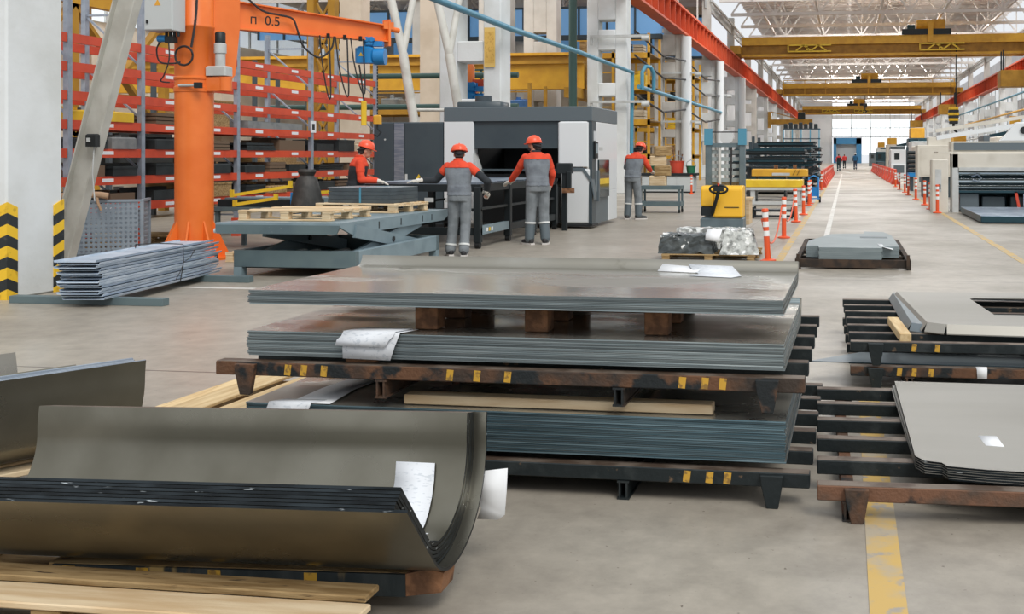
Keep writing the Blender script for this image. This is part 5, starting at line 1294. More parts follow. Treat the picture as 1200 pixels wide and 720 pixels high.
    for Lg, s in ((lL, -1), (lR, 1)):
        t = pose.get('toe', (0, 0))[0 if s < 0 else 1]; a = Lg[-1]; dr = V3(math.sin(t), math.cos(t), 0); z = -a.z
        f = MB(); capsule(f, a+V3(0, 0, .01)-dr*.02, a+V3(0, 0, -.03)-dr*.045, .056, .048); chainc(f, [a-dr*.045+V3(0, 0, z+.055), a+dr*.08+V3(0, 0, z+.05), a+dr*.17+V3(0, 0, z+.042)], [.046, .045, .036])
        sh_ = skin(f, 'shoe', look.get('shoe', BOOT), root, vx, 3)
        so_ = MB(); so_.T = Matrix.Translation((a.x, a.y, 0)) @ Matrix.Rotation(-t, 4, 'Z')
        so_.prism([(-.04, -.09), (.04, -.09), (.05, .02), (.052, .12), (.03, .2), (-.03, .2), (-.052, .12), (-.05, .02)], 0, .026, 'z'); so_.build('sole', look.get('sole', SOLE), sh_)
    return root
OR_ = JK_OR
person('man in orange helmet bending to his left, hand on the dark pack', (-5.76, 15.38, 0), math.radians(4), .955,
       dict(lean=(-.03, .04), armL=[(-.40, .08, 1.19), (-.63, -.08, 1.185)], armR=[(.45, .0, 1.17), (.40, .14, 1.00)], legL=[(-.11, .03, .50), (-.14, -.02, .09)], legR=[(.09, .02, .50), (.10, -.10, .09)],
            toe=(-.5, -.15), look=(.25, -.15), head=(.0, .05), hands=(((-1, -.25, -.1), (0, 0, -1), .3), ((-.2, 1, -.5), (-.6, 0, -.8), .7))),
       dict(yoke=OR_, cap=.38, sleeve=JK_BK, jacket=JK_GR, yoke_z=1.385))
person('man in orange helmet and orange sleeves standing at the exchange table, looking aside', (-5.19, 17.55, 0), math.radians(24), 1.045,
       dict(lean=(-.02, .03), armL=[(-.30, .16, 1.20), (-.40, .34, 1.02)], armR=[(.245, .05, 1.14), (.22, .20, .93)], legL=[(-.11, .02, .50), (-.13, .0, .09)], legR=[(.10, .02, .50), (.12, -.03, .09)],
            toe=(-.5, .3), look=(.85, -.05), head=(-.02, .03), hands=(((-.6, .8, -.35), (0, 0, -1), .35), ((-.1, .8, -.6), (-.9, 0, -.2), .6))),
       dict(yoke=OR_, cap=.6, sleeve=OR_, jacket=JK_GR, collar=JK_BK, mask=True, shin=True, yoke_z=1.38))
person('man in orange helmet leaning forward behind the cutting machine, seen from behind', (-5.02, 24.8, 0), math.radians(-8), 1.04,
       dict(lean=(.06, .09), armL=[(-.22, .18, 1.18), (-.16, .38, 1.08)], armR=[(.33, .14, 1.2), (.32, .36, 1.1)], legL=[(-.11, .05, .50), (-.12, .0, .09)], legR=[(.12, .05, .50), (.14, .02, .09)],
            toe=(-.2, .9), look=(-.15, -.3), head=(.04, .06), hands=(((0, 1, -.2), (0, 0, -1), .5), ((0, 1, -.2), (0, 0, -1), .5))),
       dict(yoke=OR_, cap=.5, sleeve=(JK_GR, OR_), jacket=JK_GR, shin=True, yoke_z=1.385))
person('man in orange helmet and orange jacket with a dark back, behind the wrapped pack', (-7.72, 16.0, 0), math.radians(-62), .99,
       dict(lean=(.0, .07), armL=[(-.26, .12, 1.17), (-.14, .36, 1.11)], armR=[(.24, .08, 1.14), (.2, .32, 1.12)], legL=[(-.11, .0, .50), (-.12, -.06, .09)], legR=[(.10, .0, .50), (.11, -.06, .09)],
            toe=(0, .1), look=(.1, -.25), head=(.0, .05), hands=(((.1, 1, -.2), (0, 0, -1), .4), ((0, 1, -.2), (0, 0, -1), .4))),
       dict(yoke=OR_, cap=.5, sleeve=OR_, jacket=JK_BK, yoke_z=1.35))
# people far down the walkway
WALK = dict(armL=[(-.25, -.06, 1.14), (-.25, .06, .92)], armR=[(.25, .06, 1.14), (.25, .2, .94)], legL=[(-.1, .14, .52), (-.1, .02, .1)], legR=[(.1, -.02, .5), (.1, -.28, .16)], hands=(((0, .3, -1), (1, 0, 0), .5), ((0, .4, -1), (-1, 0, 0), .5)))
person('person in dark trousers and red-sleeved jacket walking on the left of the far walkway', (-.75, 105, 0), 0, 1.0, WALK, dict(yoke=mat('jacket_red', '#c83a36', .8), cap=.6, sleeve=bpy.data.materials['jacket_red'], jacket=JK_BK, trousers=TEAL, gloves=False, nohelmet=True), False)
person('person in a red jacket walking between the other two on the far walkway', (-.25, 128, 0), 0, 1.0, WALK, dict(yoke=bpy.data.materials['jacket_red'], sleeve=bpy.data.materials['jacket_red'], jacket=bpy.data.materials['jacket_red'], trousers=JK_BK, gloves=False, nohelmet=True), False)
person('person in blue workwear and white helmet walking on the right of the far walkway', (.95, 118, 0), 0, 1.04, WALK, dict(yoke=mat('workwear_blue', '#2f6f9e', .8), sleeve=mat('workwear_navy', '#38455c', .8), jacket=bpy.data.materials['workwear_blue'], trousers=bpy.data.materials['workwear_navy'], gloves=False, helmet=POST_WH), False)
# ================================================================ right: presses along the walkway
r = thing('plate_press', 'cream plate rolling press with steel rollers at the right, first in the machine row', 'press', (2.55, 28.9, 0))
MB().cb(-.32, .12, .0, .55, 0, 1.42, .03).build('side_pillar', CREAM, r)
MB().bx(-.22, -.06, -.01, .0, .55, 1.15).build('pillar_panel', LGREY, r); MB().bx(-.16, -.08, -.02, -.008, .62, .75).build('switch', NEARBLK, r)
MB().cb(.22, .40, .1, .6, 0, 1.57, .02).build('frame_post', LGREY, r)
MB().bx(.22, 5.2, .1, .6, 1.18, 1.57).build('top_beam', CREAM, r, bevel=.01); MB().bx(.4, 5.2, .07, .1, 1.1, 1.2).build('beam_lip', LGREY, r)
MB().bx(.4, 5.2, 2.0, 2.1, 0, 1.18).build('back_panel', TEAL, r); MB().bx(5.0, 5.2, .1, 2.1, 0, 1.18).build('end_frame', CREAM, r)
for z, y, rr in ((1.05, .55, .07), (.82, .5, .08), (.64, .75, .07)): MB().cyl((.42, y, z), (5.0, y, z), rr, n=18).build('roller', mat('bright_roller', '#b8c4c8', .22, .9) if 'bright_roller' not in bpy.data.materials else bpy.data.materials['bright_roller'], r)
MB().bx(.42, 5., .3, 1.9, .52, .58).build('bed_plate', TEAL, r); MB().cb(.45, .95, .4, 1.2, .05, .5, .02).build('drive_box', ANTH_L, r)
for x in (1.05, 1.8): MB().cb(x, x+.6, .5, 1.2, .05, .42, .02).build('tool_box', ANTH, r)
for x in (2.0, 2.95): MB().bar((x, .35, .05), (x-.1, .35, .55), .07, .1).build('red_guide', RED_CH, r)
MB().bx(2.1, 2.85, .34, .4, .08, .5).build('bright_plate', GALV, r)
MB().tube([(.75, .3, .95), (.9, .28, 1.02), (1., .3, .92), (.92, .3, .82), (.78, .3, .86)], .03, 8).build('hose', GALV, r)
MB().bx(-.1, 5.2, .6, 2.0, 1.57, 1.62).build('deck', CREAM, r); MB().bx(.3, 5.2, .9, 1.9, 1.62, 1.9).build('upper_housing', CREAM, r)
MB().bx(.35, 3.3, .86, .9, 1.66, 1.86).build('housing_vent', ANTH_L, r)
MB().prism([(1.55, 1.9), (2.85, 1.9), (2.7, 2.1), (2.4, 2.42), (2.0, 2.42), (1.75, 2.1)], .9, 1.2, 'y').build('arm_bracket', WHITE, r, bevel=.03)
MB().cyl((2.2, .86, 2.2), (2.2, .92, 2.2), .1, n=16).build('pivot', BLACK, r)
MB().bar((-.1, 1.1, 2.0), (3.4, 1.1, 2.55), .16, .12).build('swing_arm', WHITE, r); MB().bar((-.1, 1.4, 2.2), (3.4, 1.4, 2.75), .1, .1).build('swing_arm', CREAM, r)
MB().cb(2.9, 3.9, .8, 1.5, 2.25, 2.75, .05).build('motor', ANTH_L, r); MB().cb(2.6, 2.9, .8, 1.3, 1.9, 2.2, .08).build('gear_case', CREAM, r)
o = MB().cb(0, 3.9, 0, 4.2, .03, .18, .01).build('base_plate', [GALV, TEAL], None, loc=(2.95, 24.3, 0), bevel=.004)
for f in o.data.polygons:
    if abs(f.normal.z) < .5: f.material_index = 1
tag(o, 'low steel floor plate with a dark teal edge in front of the cream press', 'floor plate')
for x in (.1, 3.6):
    pass
r = thing('machine_cabinet', 'cream cabinet standing beyond the pillar of the cream press', 'cabinet', (2.75, 39.5, 0))
MB().cb(-.2, 1.3, 0, 1.2, .75, 1.9, .02).build('body', CREAM, r); MB().bx(-.1, 1.2, -.01, 0, .8, 1.8).build('door', CREAM, r); MB().bx(0, 1.2, .1, 1.1, 0, .75).build('plinth', ANTH, r); MB().cb(.2, 1.0, .2, 1., 1.9, 2.2, .02).build('top_box', CREAM, r)
r = thing('roll_rack', 'rack of dark rollers on a blue base behind the cream cabinet', 'roll rack', (2.72, 46.5, 0))
MB().bx(-.1, 2.2, 0, 1.4, .62, .78).build('base', BLUE, r)
for x in (0, 2.0): MB().bx(x, x+.12, .1, 1.2, 0, .62).build('leg', ANTH, r)
for k in range(5):
    for q in range(2): MB().cyl((-.1, .3+.5*q, .88+k*.19), (2.2, .3+.5*q, .88+k*.19), .085, n=12).build('roller', NEARBLK, r)
MB().bx(-.12, -.02, 1.2, 1.4, .1, 1.9).build('end_post', ANTH, r); MB().bx(2.1, 2.2, 1.2, 1.4, .1, 1.9).build('end_post', ANTH, r)
MATS_R = [CREAM, LGREY, WHITE, ANTH_L, TEAL]
def machine(label, loc, sx, sy, sz, m, variant):
    r = thing('machine_tool', label, 'machine', loc, 0, 'machines along the walkway')
    MB().cb(0, sx, 0, sy, .0, sz*.45, .03).build('bed', m, r)
    MB().cb(0, sx*.45, .1, sy*.9, sz*.45, sz, .04).build('headstock', m, r)
    if variant % 3 == 0:
        MB().cyl((sx*.45, sy*.4, sz*.7), (sx*.9, sy*.4, sz*.7), .14, n=14).build('spindle', GALV, r); MB().cb(sx*.75, sx, .1, sy*.8, sz*.45, sz*.8, .03).build('tailstock', m, r)
    elif variant % 3 == 1:
        MB().bar((sx*.2, sy*.4, sz), (sx*.9, sy*.4, sz*1.15), .2, .25).build('overarm', TEAL, r); MB().bx(sx*.7, sx*.85, sy*.3, sy*.5, sz*.5, sz*1.1).build('ram', GALV, r)
    else:
        MB().bx(sx*.5, sx, .15, sy*.8, sz*.5, sz*.62).build('table', ANTH, r); MB().cb(sx*.05, sx*.4, .2, sy*.7, sz, sz*1.25, .03).build('motor_box', YELLOW, r)
    MB().bx(sx*.08, sx*.38, -.012, 0, sz*.12, sz*.4).build('panel', ANTH_L, r); MB().bx(sx*.1, sx*.25, .09, .1, sz*.6, sz*.85).build('control_panel', NEARBLK, r)
    return r
wh = ['by the roll rack', 'second past the roll rack', 'third past the roll rack', 'fourth past the roll rack', 'fifth past the roll rack', 'sixth past the roll rack', 'seventh past the roll rack', 'eighth past the roll rack', 'ninth past the roll rack', 'last before the end wall']
cn = {0: 'cream', 1: 'light grey', 2: 'white', 3: 'blue-grey', 4: 'teal'}
for k in range(10):
    mi = [0, 1, 4, 2, 3, 0, 4, 1, 2, 3][k]
    machine('%s machine tool in the row by the walkway, %s' % (cn[mi], wh[k]), (3.3+.4*(k % 3), 53+k*9.5+(k > 4)*k*2.2, 0), 2.6, 3.4, 2.0+.35*(k % 3), MATS_R[mi], k)
for k, (x, y) in enumerate(((8.6, 40), (9.2, 50), (8.4, 62), (9.4, 76), (8.8, 92), (9, 110))):
    mi = [1, 2, 0, 3, 2, 1][k]
    machine('%s machine tool in the second row behind the presses, %s' % (cn[mi], ['nearest', 'next after the nearest', 'third along', 'fourth along', 'fifth along', 'farthest'][k]), (x, y, 0), 3., 3.4, 2.6+.3*(k % 2), MATS_R[mi], k+1)
# pipe bridges and lamp brackets along the right columns
for k, z in enumerate((3.4, 5.2, 6.6)):
    o = MB().tube([(RX-.25, 42, z), (RX-.25, 150, z)], .09, 8).build('wall_pipe', [LGREY, YELLOW, PIPE_BL][k]); struct(o)
for k, y in enumerate((57.8, 73.2, 88.6, 104)):
    r = thing('distribution_board', '%s distribution board on the right column row, %s' % (['yellow', 'grey'][k % 2], ['nearest', 'second', 'third', 'farthest'][k]), 'distribution board', (RX-.78, y-.9, 3.6))
    MB().cb(-.5, .3, 0, .4, 0, 1.1, .02).build('case', [YELLOW, BOX_GR][k % 2], r); MB().bx(-.45, .25, -.01, 0, .05, 1.05).build('door', [YELLOW, BOX_GR][k % 2], r); MB().bx(-.1, .0, .1, .2, -3.6, 0).build('conduit', LGREY, r)

# ================================================================ left of the walkway, past the stacker
r = thing('yellow_bench', 'long bench with a yellow top slab on a grey frame behind the stacker', 'bench', (-3.52, 32.4, 0))
MB().bx(0, 2.2, 0, 1.2, .55, .77).build('top_slab', YEL_LT, r, bevel=.01); MB().bx(0, 2.2, .02, 1.18, .46, .55).build('frame', LGREY, r)
for x in (.0, .62, 1.98):
    for y in (.05, 1.0): MB().bx(x, x+.14, y, y+.14, .0, .46).build('leg', LGREY, r)
MB().bx(0, 2.2, .03, .1, .02, .12).build('foot_rail', LGREY, r); MB().bx(.25, 1.9, .5, 1.0, .12, .16).build('lower_shelf', ANTH_L, r)
r = thing('yellow_traverse', 'yellow beam with hazard hatching lying on trestles behind the yellow bench', 'lifting beam', (-3.2, 36.2, 0))
MB().cb(0, 1.9, 0, .7, .82, 1.06, .03).build('beam', YELLOW, r); MB().bx(.7, 1.3, -.012, 0, .84, .93).build('plate', LGREY, r)
for k in range(2): MB().bar((1.4+k*.14, -.012, .85), (1.5+k*.14, -.012, 1.04), .05, .012).build('hatch', BLACK, r)
for x in (.1, 1.6):
    MB().bar((x, .1, .0), (x+.08, .35, .82), .07).build('trestle_leg', ANTH, r); MB().bar((x, .6, .0), (x+.08, .35, .82), .07).build('trestle_leg', ANTH, r)
for x in (.75, 1.4): MB().bx(x, x+.12, .2, .4, 1.06, 1.2).build('lug', WOOD_END, r)
o = MB().bx(0, 1.5, 0, 1., 0, .05); o.bx(.05, .12, .05, .95, -1.08, 0).bx(1.38, 1.45, .05, .95, -1.08, 0); o = o.build('plate_table', NEARBLK, None, loc=(-3.6, 38.2, 1.08)); tag(o, 'thin dark table just behind the yellow lifting beam', 'table')
r = thing('low_trolley', 'low black trolley on the floor beside the second orange post', 'trolley', (-2.25, 25.6, 0))
MB().bx(0, .98, 0, .6, .16, .21).build('deck', NEARBLK, r); MB().bx(0, .05, 0, .05, .0, .27).build('corner_leg', NEARBLK, r); MB().bx(.93, .98, 0, .05, .0, .27).build('corner_leg', NEARBLK, r); MB().bx(0, .05, .55, .6, .0, .27).build('corner_leg', NEARBLK, r); MB().bx(.93, .98, .55, .6, .0, .27).build('corner_leg', NEARBLK, r)
MB().bx(.05, .93, .01, .05, .04, .08).build('lower_rail', NEARBLK, r)
# cantilever stacks of dark plate
def dark_stack(label, loc, sx, sy, levels, dz):
    r = thing('cantilever_rack', label, 'cantilever rack', loc, 0, 'dark plate racks left of the walkway')
    for y in (.2, sy-.3): MB().bx(0, .14, y, y+.14, 0, levels*dz+.3).build('upright', ANTH, r)
    packs = []
    for k in range(levels):
        z = .25+k*dz
        for y in (.2, sy-.3): MB().bx(.14, sx, y+.02, y+.12, z-.07, z).build('arm', ANTH, r)
        for q in range(2):
            o = MB().bx(.2+.05*q, sx+random.uniform(-.15, .12), 0+q*.03, sy-random.uniform(0, .2), q*.085, q*.085+.07).build('plate_pack', [NEARBLK, TEAL][(k+q) % 2], None, loc=(loc[0], loc[1], z+.002))
            packs.append((o, k, q))
    return packs
for i, (lab, loc, sx, sy, lv, dz) in enumerate((('cantilever rack of dark plates just past the yellow lifting beam', (-4.6, 41.5, 0), 2.9, 3.2, 5, .34), ('second cantilever rack of dark plates, nearer the red barriers', (-4.2, 46, 0), 2.7, 3.4, 5, .36), ('third cantilever rack of dark plates beside the red barriers', (-4.6, 52, 0), 3.1, 4, 6, .36), ('fourth cantilever rack of dark plates, farthest along the barriers', (-4.6, 60, 0), 3.1, 5, 5, .4))):
    for o, k, q in dark_stack(lab, loc, sx, sy, lv, dz):
        tag(o, '%s plate pack on the %s level of the %s cantilever rack' % (['lower', 'upper'][q], lvn[k], ['first', 'second', 'third', 'fourth'][i]), 'plate pack', 'dark plate packs on the cantilever racks')
r = thing('bottle_rack', 'rack with blue posts and a row of dark blocks above the dark plate stacks', 'rack', (-3.9, 66, 0))
for x in (0, .55, 1.1, 1.65, 2.2): MB().bx(x, x+.07, 0, .07, 0, 3.2).build('post', PIPE_BL, r)
for z in (1.9, 2.6, 3.2): MB().bx(0, 2.3, 0, .8, z-.06, z).build('shelf', ANTH, r)
for k in range(7): MB().cb(.05+k*.31, .28+k*.31, .1, .6, 3.2, 3.5+.08*(k % 2), .03).build('block', NEARBLK, r)
r = thing('wall_jib', 'ochre wall jib arm reaching out above the bottle rack far down the row', 'wall jib', (-8.3, 118, 5.0))
MB().bx(-.2, 4.6, -.2, .2, 0, .55).build('arm', YEL_DK, r); MB().bx(-.3, .0, -.3, .3, -.4, 1.4).build('wall_bracket', YEL_DK, r); MB().bar((.0, 0, 1.4), (3.2, 0, .55), .1).build('tie_bar', YEL_DK, r); MB().cb(3.0, 3.8, -.3, .3, .55, 1.3, .05).build('hoist', NEARBLK, r)
# tool chest with buckets next to the second column
r = thing('tool_chest', 'grey tool chest with a black top between the columns, buckets on it', 'tool chest', (-8.3, 42.9, 0))
MB().cb(0, 2.15, 0, .9, .06, .70, .02).build('body', BOX_GR, r); MB().bx(-.08, 2.25, -.06, .95, .70, .80).build('top', NEARBLK, r)
for k in range(3): MB().bx(.05+k*.7, .7+k*.7, -.012, 0, .12, .64).build('drawer', BOX_GR, r)
MB().bx(.05, 2.1, .05, .85, 0, .06).build('plinth', NEARBLK, r)
def bucket(label, loc, rr, h, m):
    o = thing('bucket', label, 'bucket', loc, 0, 'buckets on the tool chest'); MB().lathe([(rr*.8, 0), (rr, h), (rr*1.06, h), (rr*1.06, h-.03), (rr*.97, h-.02), (rr*.78, .02)], n=18).build('body', m, o)
    MB().tube([(-rr, 0, h-.02), (-rr*.8, -.02, h+.15), (0, -.03, h+.24), (rr*.8, -.02, h+.15), (rr, 0, h-.02)], .012, 6).build('handle', GALV, o); return o
bucket('red-orange bucket holding sticks on the black top of the tool chest', (-6.9, 43.3, .80), .30, .5, RED_CH)
bucket('green bucket beside the red one on the tool chest', (-7.65, 43.35, .80), .34, .32, mat('bucket_green', '#2f7a58', .5))
bucket('small green bucket just behind the red one on the tool chest', (-6.35, 43.5, .80), .2, .3, bpy.data.materials['bucket_green'])
for k, (dx, dz, l) in enumerate(((-.12, 1.1, 'longest stick standing in the red bucket'), (.05, .9, 'middle stick standing in the red bucket'), (.15, .75, 'shortest stick standing in the red bucket'))):
    tag(MB().tube([(-6.9+dx*.5, 43.3, .83), (-6.9+dx*1.5, 43.32, .83+dz)], .025, 6).build('stick', WOOD_END), l, 'stick', 'sticks in the bucket')
dup(pp, (-6.05, 41.6, .004), 0, 'lone orange post at the corner of the tool chest')
r = thing('tool_cart', 'grey wheeled cart standing to the right of the man behind the cutting machine', 'cart', (-5.05, 27.6, 0))
MB().bx(-.35, .75, 0, .6, .62, .72).build('top_tray', TABLE_DK, r); MB().bx(-.35, .75, 0, .6, .18, .3).build('bottom_tray', TABLE_DK, r)
for x in (-.33, .68):
    for y in (.02, .52): MB().bx(x, x+.05, y, y+.05, .1, .62).build('leg', TABLE_DK, r); MB().cyl((x, y+.03, .05), (x+.05, y+.03, .05), .05, n=12).build('wheel', BLACK, r)
for k in range(4):
    o = MB().cb(-.22, .22, -.15, .15, 0, .26, .02).build('wooden_crate', [WOOD, WOOD_OLD][k % 2], None, loc=(-4.95+.12*(k % 2), 27.9, .722+k*.262), rotz=.1*k); tag(o, '%s small wooden crate piled on the grey cart' % ['lowest', 'second', 'third', 'topmost'][k], 'crate', 'crates on the cart')
o = MB().lathe([(.22, 0), (.24, .1), (.24, .8), (.22, .9)], (0, 0, 0), 20).build('waste_drum', NEARBLK, None, loc=(-5.9, 25.6, 0)); tag(o, 'black drum against the side of the cutting machine', 'drum')
r = thing('flower_valve', 'white round valve wheel on a post beside the second column of the tool chest bay', 'valve', (-6.2, 55.4, 0))
MB().cyl((0, 0, 0), (0, 0, 2.3), .07).build('pipe', LGREY, r); MB().cyl((0, -.1, 2.5), (0, 0, 2.5), .38, n=9).build('wheel', WHITE, r)

# pipes and conduits along the near column row
def pipe(label, pts, rr, m, name='pipe', grp=None):
    return tag(MB().tube(pts, rr, 10).build(name, m), label, 'pipe', grp)
pipe('long blue pipe running along the near faces of the columns', [(-8.4, 19, 4.75), (-8.4, 26, 4.72), (-8.4, 33, 4.80), (-8.4, 41.5, 4.82), (-8.45, 41.55, 1.6)], .075, PIPE_BL)
pipe('second blue pipe running on from the second column past the third', [(-8.3, 42.3, 4.3), (-8.35, 56.5, 4.4), (-8.4, 72, 4.45)], .09, PIPE_BL)
pipe('blue U-shaped bend of pipe at the corner of the second column', [(-8.2, 42.5, 4.2), (-8.2, 42.5, 4.9), (-8.1, 42.7, 5.15), (-7.95, 43, 5.15), (-7.85, 43.2, 4.9), (-7.85, 43.2, 4.2)], .08, PIPE_BL)
pipe('dark green upright pipe rising behind the cutting machine', [(-10.5, 39.5, 3.), (-10.3, 39.5, 3.4), (-10.3, 39.5, 10.5)], .16, mat('pipe_dark_green', '#35514c', .5))
for k, z in enumerate((5.6, 6.6, 4.0)):
    pipe(['upper grey cable run between the columns', 'topmost grey cable run between the columns', 'lower grey cable run between the columns'][k], [(-8.5, 42.5, z), (-8.45, 49, z-.45), (-8.5, 56.5, z), (-8.45, 64, z-.45), (-8.5, 72, z)], .045, CABLE, 'cable_run', 'cable runs')
for k, (y, z) in enumerate(((41.5, 6.2), (56.5, 5.9), (72, 5.6), (41.5, 3.6), (56.5, 3.3))):
    r = thing('cable_bracket', 'pale bracket arm on the %s column, %s' % (['second', 'third', 'fourth', 'second', 'third'][k], 'high up' if k < 3 else 'lower down'), 'bracket', (-8.6, y-.04, z), 0, 'brackets on the columns')
    MB().bx(-1.5, .9, -.12, -.02, 0, .1).build('arm', LGREY, r); MB().cyl((.6, -.1, -.05), (.9, -.1, -.05), .1, n=10).build('end_roll', LGREY, r); MB().bx(-1.5, -1.4, -.1, 0, -.3, 0).build('clip', LGREY, r)
# V struts beside the first tall column
for k, (x, y, l) in enumerate(((-10.35, 24.2, 'pale grey V strut standing left of the tall grey column behind the machine'), (-9.35, 24.6, 'pale grey V strut standing in front of the tall grey column behind the machine'))):
    r = thing('steel_strut', l, 'steel strut', (x, y, 0), 0, 'V struts')
    MB().tube([(.25, 0, 0), (.15, 0, 2.4), (-.12, 0, 3.95)], .11, 12).build('stem', BRACE, r); MB().tube([(-.12, 0, 3.95), (-.50, 0, 5.6)], .10, 12).build('arm', BRACE, r); MB().tube([(-.12, 0, 3.95), (.03, .4, 5.6)], .08, 12).build('arm', BRACE, r)
    MB().tube([(0, 0, 2.6), (.9, .2, 2.6)], .04, 8).build('tie', BRACE, r)
r = thing('notice_sign', 'yellow notice board hung on the tall grey column', 'notice board', (-8.95, 25.98, 3.75))
MB().bx(-.12, .16, -.03, -.005, 0, 1.0).build('board', mat('notice_yellow', '#e3bf6c', .6), r); MB().bx(-.1, .14, -.033, -.03, .1, .9).build('print', mat('notice_print', '#d8b05a', .6, 0, '#c59a4a', 20, .5, .6), r)
# second jib hoist behind the machine
r = thing('jib_crane', 'small orange jib crane with a blue hoist behind the cutting machine', 'jib crane', (-10.0, 27.5, 0))
MB().lathe([(.2, 0), (.2, 3.3), (.12, 3.32), (.12, 3.9), (.06, 4.0)], n=18).build('pillar', ORANGE, r); MB().bx(-.8, .4, -.08, .08, 3.35, 3.55).build('arm', RACK_RED, r); MB().tube([(-.8, 0, 3.36), (-.75, -.05, 2.8), (-.4, -.05, 2.5)], .03, 6).build('cable', CABLE, r)
chain_hoist('blue chain hoist on the small jib crane behind the cutting machine', (-9.95, 27.2, 3.3), 1.5)

# ================================================================ side bay on the left: girders, lattice column, yellow mezzanine
r = thing('overhead_crane', 'yellow bridge crane of the side bay, seen behind the jib crane', 'overhead crane', (-20, 41.6, 0))
MB().bx(-12, 9.6, 0, .5, 4.2, 5.2).build('girder', YELLOW, r); MB().bx(-12, 9.6, -.15, .65, 5.2, 5.31).build('flange', YEL_DK, r)
MB().bx(-12, 9.6, 2.2, 2.7, 4.7, 5.75).build('girder', YEL_DK, r); MB().bx(-12, 9.6, 2.05, 2.85, 5.75, 5.87).build('flange', YELLOW, r)
for x in (-11.8, 9.05): MB().bx(x, x+.5, -1., 3.8, 3.8, 4.2).build('end_carriage', YEL_DK, r); 
MB().cb(3.0, 5.0, 1.9, 3.2, 5.87, 6.3, .05).build('trolley', YELLOW, r)
for x in (-11.6, 9.2):
    for y in (-.6, 3.3): MB().bx(x, x+.25, y, y+.25, 0, 3.8).build('support_post', YEL_DK, r)
r = thing('lattice_column', 'ochre lattice column standing behind the pallet rack', 'lattice column', (-15.2, 28.5, 0))
for x in (0, .62):
    MB().bx(x, x+.2, 0, .3, 0, 8.5).build('chord', YEL_DK, r)
lt = MB()
for k in range(10): lt.bar((.2, .15, .3+k*.8), (.62, .15, 1.1+k*.8 if k % 2 == 0 else 1.1+k*.8), .06); lt.bar((.2, .15, 1.1+k*.8), (.62, .15, .3+k*.8), .06)
lt.build('lacing', YEL_DK, r)
r = thing('lattice_brace', 'ochre cross braces of a frame behind the near end of the rack', 'cross brace', (-18.6, 20, 0))
for a, b in (((0, 0, 2), (0, 3.5, 5.2)), ((0, 3.5, 2), (0, 0, 5.2)), ((0, 3.5, 2.), (0, 7, 5.2)), ((0, 7, 2), (0, 3.5, 5.2))): MB().bar(a, b, .2, .1).build('diagonal', YEL_DK, r)
for y in (0, 3.5, 7): MB().bx(-.1, .1, y-.1, y+.1, 0, 5.6).build('post', YEL_DK, r)
MB().bx(-.12, .12, 0, 7, 5.2, 6.6).build('girder', YELLOW, r)
for i, (x, y) in enumerate(((-17.2, 27.5), (-16.2, 34.), (-14.4, 36.5), (-19, 24.))):
    struct(box(x-.75, x, y, y+.7, 0, 9.6).build('column', mat('cream_column', '#e0d2c0', .85, 0, '#cdbda8', 1, .35, .7) if i == 0 else bpy.data.materials['cream_column']))
struct(MB().bx(-30, -9.8, 56.2, 56.6, 7.8, 8.05).bx(-30, -9.8, 56.2, 56.6, 9.5, 9.6).build('trim_50', mat('gallery_dark', '#3b4a54', .5)))
struct(MB().bx(-33, -9.8, 56.35, 56.45, 8.05, 9.5).build('window_5', BLUEPANE))
mb = MB()
for k in range(15): mb.bx(-33+k*1.55, -32.9+k*1.55, 56.25, 56.35, 8.05, 9.5)
struct(mb.build('trim_51', bpy.data.materials['gallery_dark']))
def mezz(label, loc, L, D, zs, m, withgoods, axis=0):
    r = thing('mezzanine_rack', label, 'mezzanine rack', loc, axis, 'yellow shelving in the side bay')
    for x in (0, L/2, L-.12):
        for y in (0, D-.12): MB().bx(x, x+.12, y, y+.12, 0, zs[-1]+.9).build('post', m, r)
    for z in zs:
        MB().bx(0, L, 0, .1, z-.25, z).build('beam', m, r); MB().bx(0, L, D-.1, D, z-.25, z).build('beam', m, r); MB().bx(.02, L-.02, .1, D-.1, z-.06, z-.01).build('deck', WOOD_OLD, r)
        for a in range(2): MB().bx(L/2*a+.12, L/2*(a+1)-.02, .02, .06, z+.55, z+.6).build('rail', m, r)
    return r
M1 = mezz('yellow two-storey shelving between the second and third columns', (-12.6, 48.5, 0), 3.6, 3, (1.6, 3.2, 4.8, 6.3), YELLOW, True)
M2 = mezz('yellow shelving between the third and fourth columns', (-12.6, 63, 0), 3.6, 3, (1.6, 3.2, 4.8, 6.3), YELLOW, True)
M3 = mezz('yellow low gallery behind the cutting machine', (-20, 38, 0), 8.5, 2.2, (1.7, 3.3), YEL_DK, True)
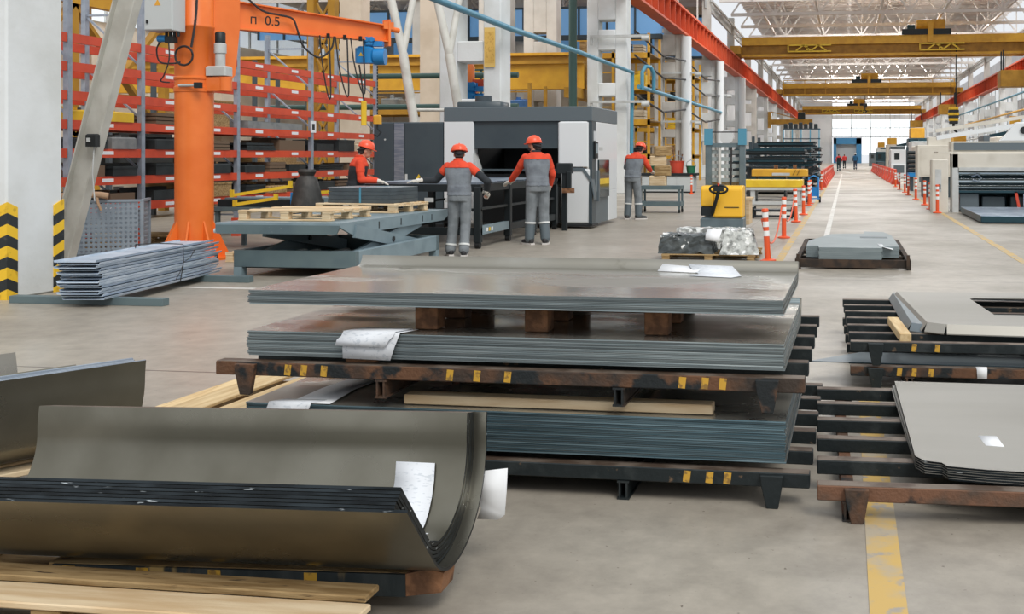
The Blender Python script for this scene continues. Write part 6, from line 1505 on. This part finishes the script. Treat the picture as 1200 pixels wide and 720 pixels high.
def shelf_goods(base, L, D, zs, where, seed, grp):
    rnd = random.Random(seed)
    for z in zs:
        x = .2; c = 0
        while x < L-.7:
            w_ = rnd.uniform(.45, .8); k = kinds[rnd.randrange(4)]; mi = rnd.randrange(7)
            if abs(x-(L/2-.3)) > .0:
                goods(k, (base[0]+x+w_/2, base[1]+.75, z+.002), w_, .9, rnd.uniform(.3, .7), GM[mi], '%s on the %s of %s, %s' % ({'sheet_pack': 'sheet pack', 'bar_stock': 'bars', 'tote_box': 'tote box', 'die_block': 'die block'}[k], {0: 'lowest deck', 1: 'second deck', 2: 'third deck', 3: 'top deck'}[zs.index(z)], where, ['first place', 'second place', 'third place', 'fourth place', 'fifth place', 'sixth place', 'seventh place', 'eighth place', 'ninth place', 'tenth place', 'eleventh place', 'twelfth place'][c]), grp)
            x += w_+.15; c += 1
            if L/2-.9 < x < L/2+.15: x = L/2+.15
shelf_goods((-12.6, 48.5), 3.6, 3, (1.6, 3.2, 4.8, 6.3), 'the nearer yellow shelving', 11, 'goods on the yellow shelving')
shelf_goods((-12.6, 63), 3.6, 3, (1.6, 3.2, 4.8), 'the farther yellow shelving', 12, 'goods on the yellow shelving')
shelf_goods((-20, 38), 8.5, 2.2, (1.7, 3.3), 'the low gallery', 13, 'goods on the low gallery')
for z, x0, x1, m in ((3.1, -19, -10.4, 'pipe_dark_green'), (4.1, -19, -10.4, 'pipe_dark_green')):
    pipe('dark green pipe crossing the side bay behind the cutting machine, %s' % ('lower' if z < 4 else 'upper'), [(x0, 33, z), (x1, 33, z)], .09, bpy.data.materials[m])
r = thing('guard_railing', 'dark green railing panel above the cutting machine', 'railing', (-13.2, 34.5, 0))
for x in (0, .5, 1.0, 1.5): MB().bx(x, x+.06, 0, .06, 0, 4.4).build('post', bpy.data.materials['pipe_dark_green'], r)
for z in (3.3, 4.37): MB().bx(0, 1.56, 0, .06, z, z+.06).build('rail', bpy.data.materials['pipe_dark_green'], r)
# ---------------------------------------------------------------- view
vs = scn.view_settings
scn.display_settings.display_device = 'sRGB'
vs.view_transform = 'Standard'; vs.look = 'None'; vs.gamma = 1; vs.use_curve_mapping = False; vs.exposure = EXPOSURE if 'EXPOSURE' in globals() else 0.
scn.cycles.max_bounces = 6; scn.cycles.diffuse_bounces = 3; scn.cycles.glossy_bounces = 4; scn.cycles.caustics_reflective = False; scn.cycles.caustics_refractive = False
scn.cycles.sample_clamp_indirect = 6
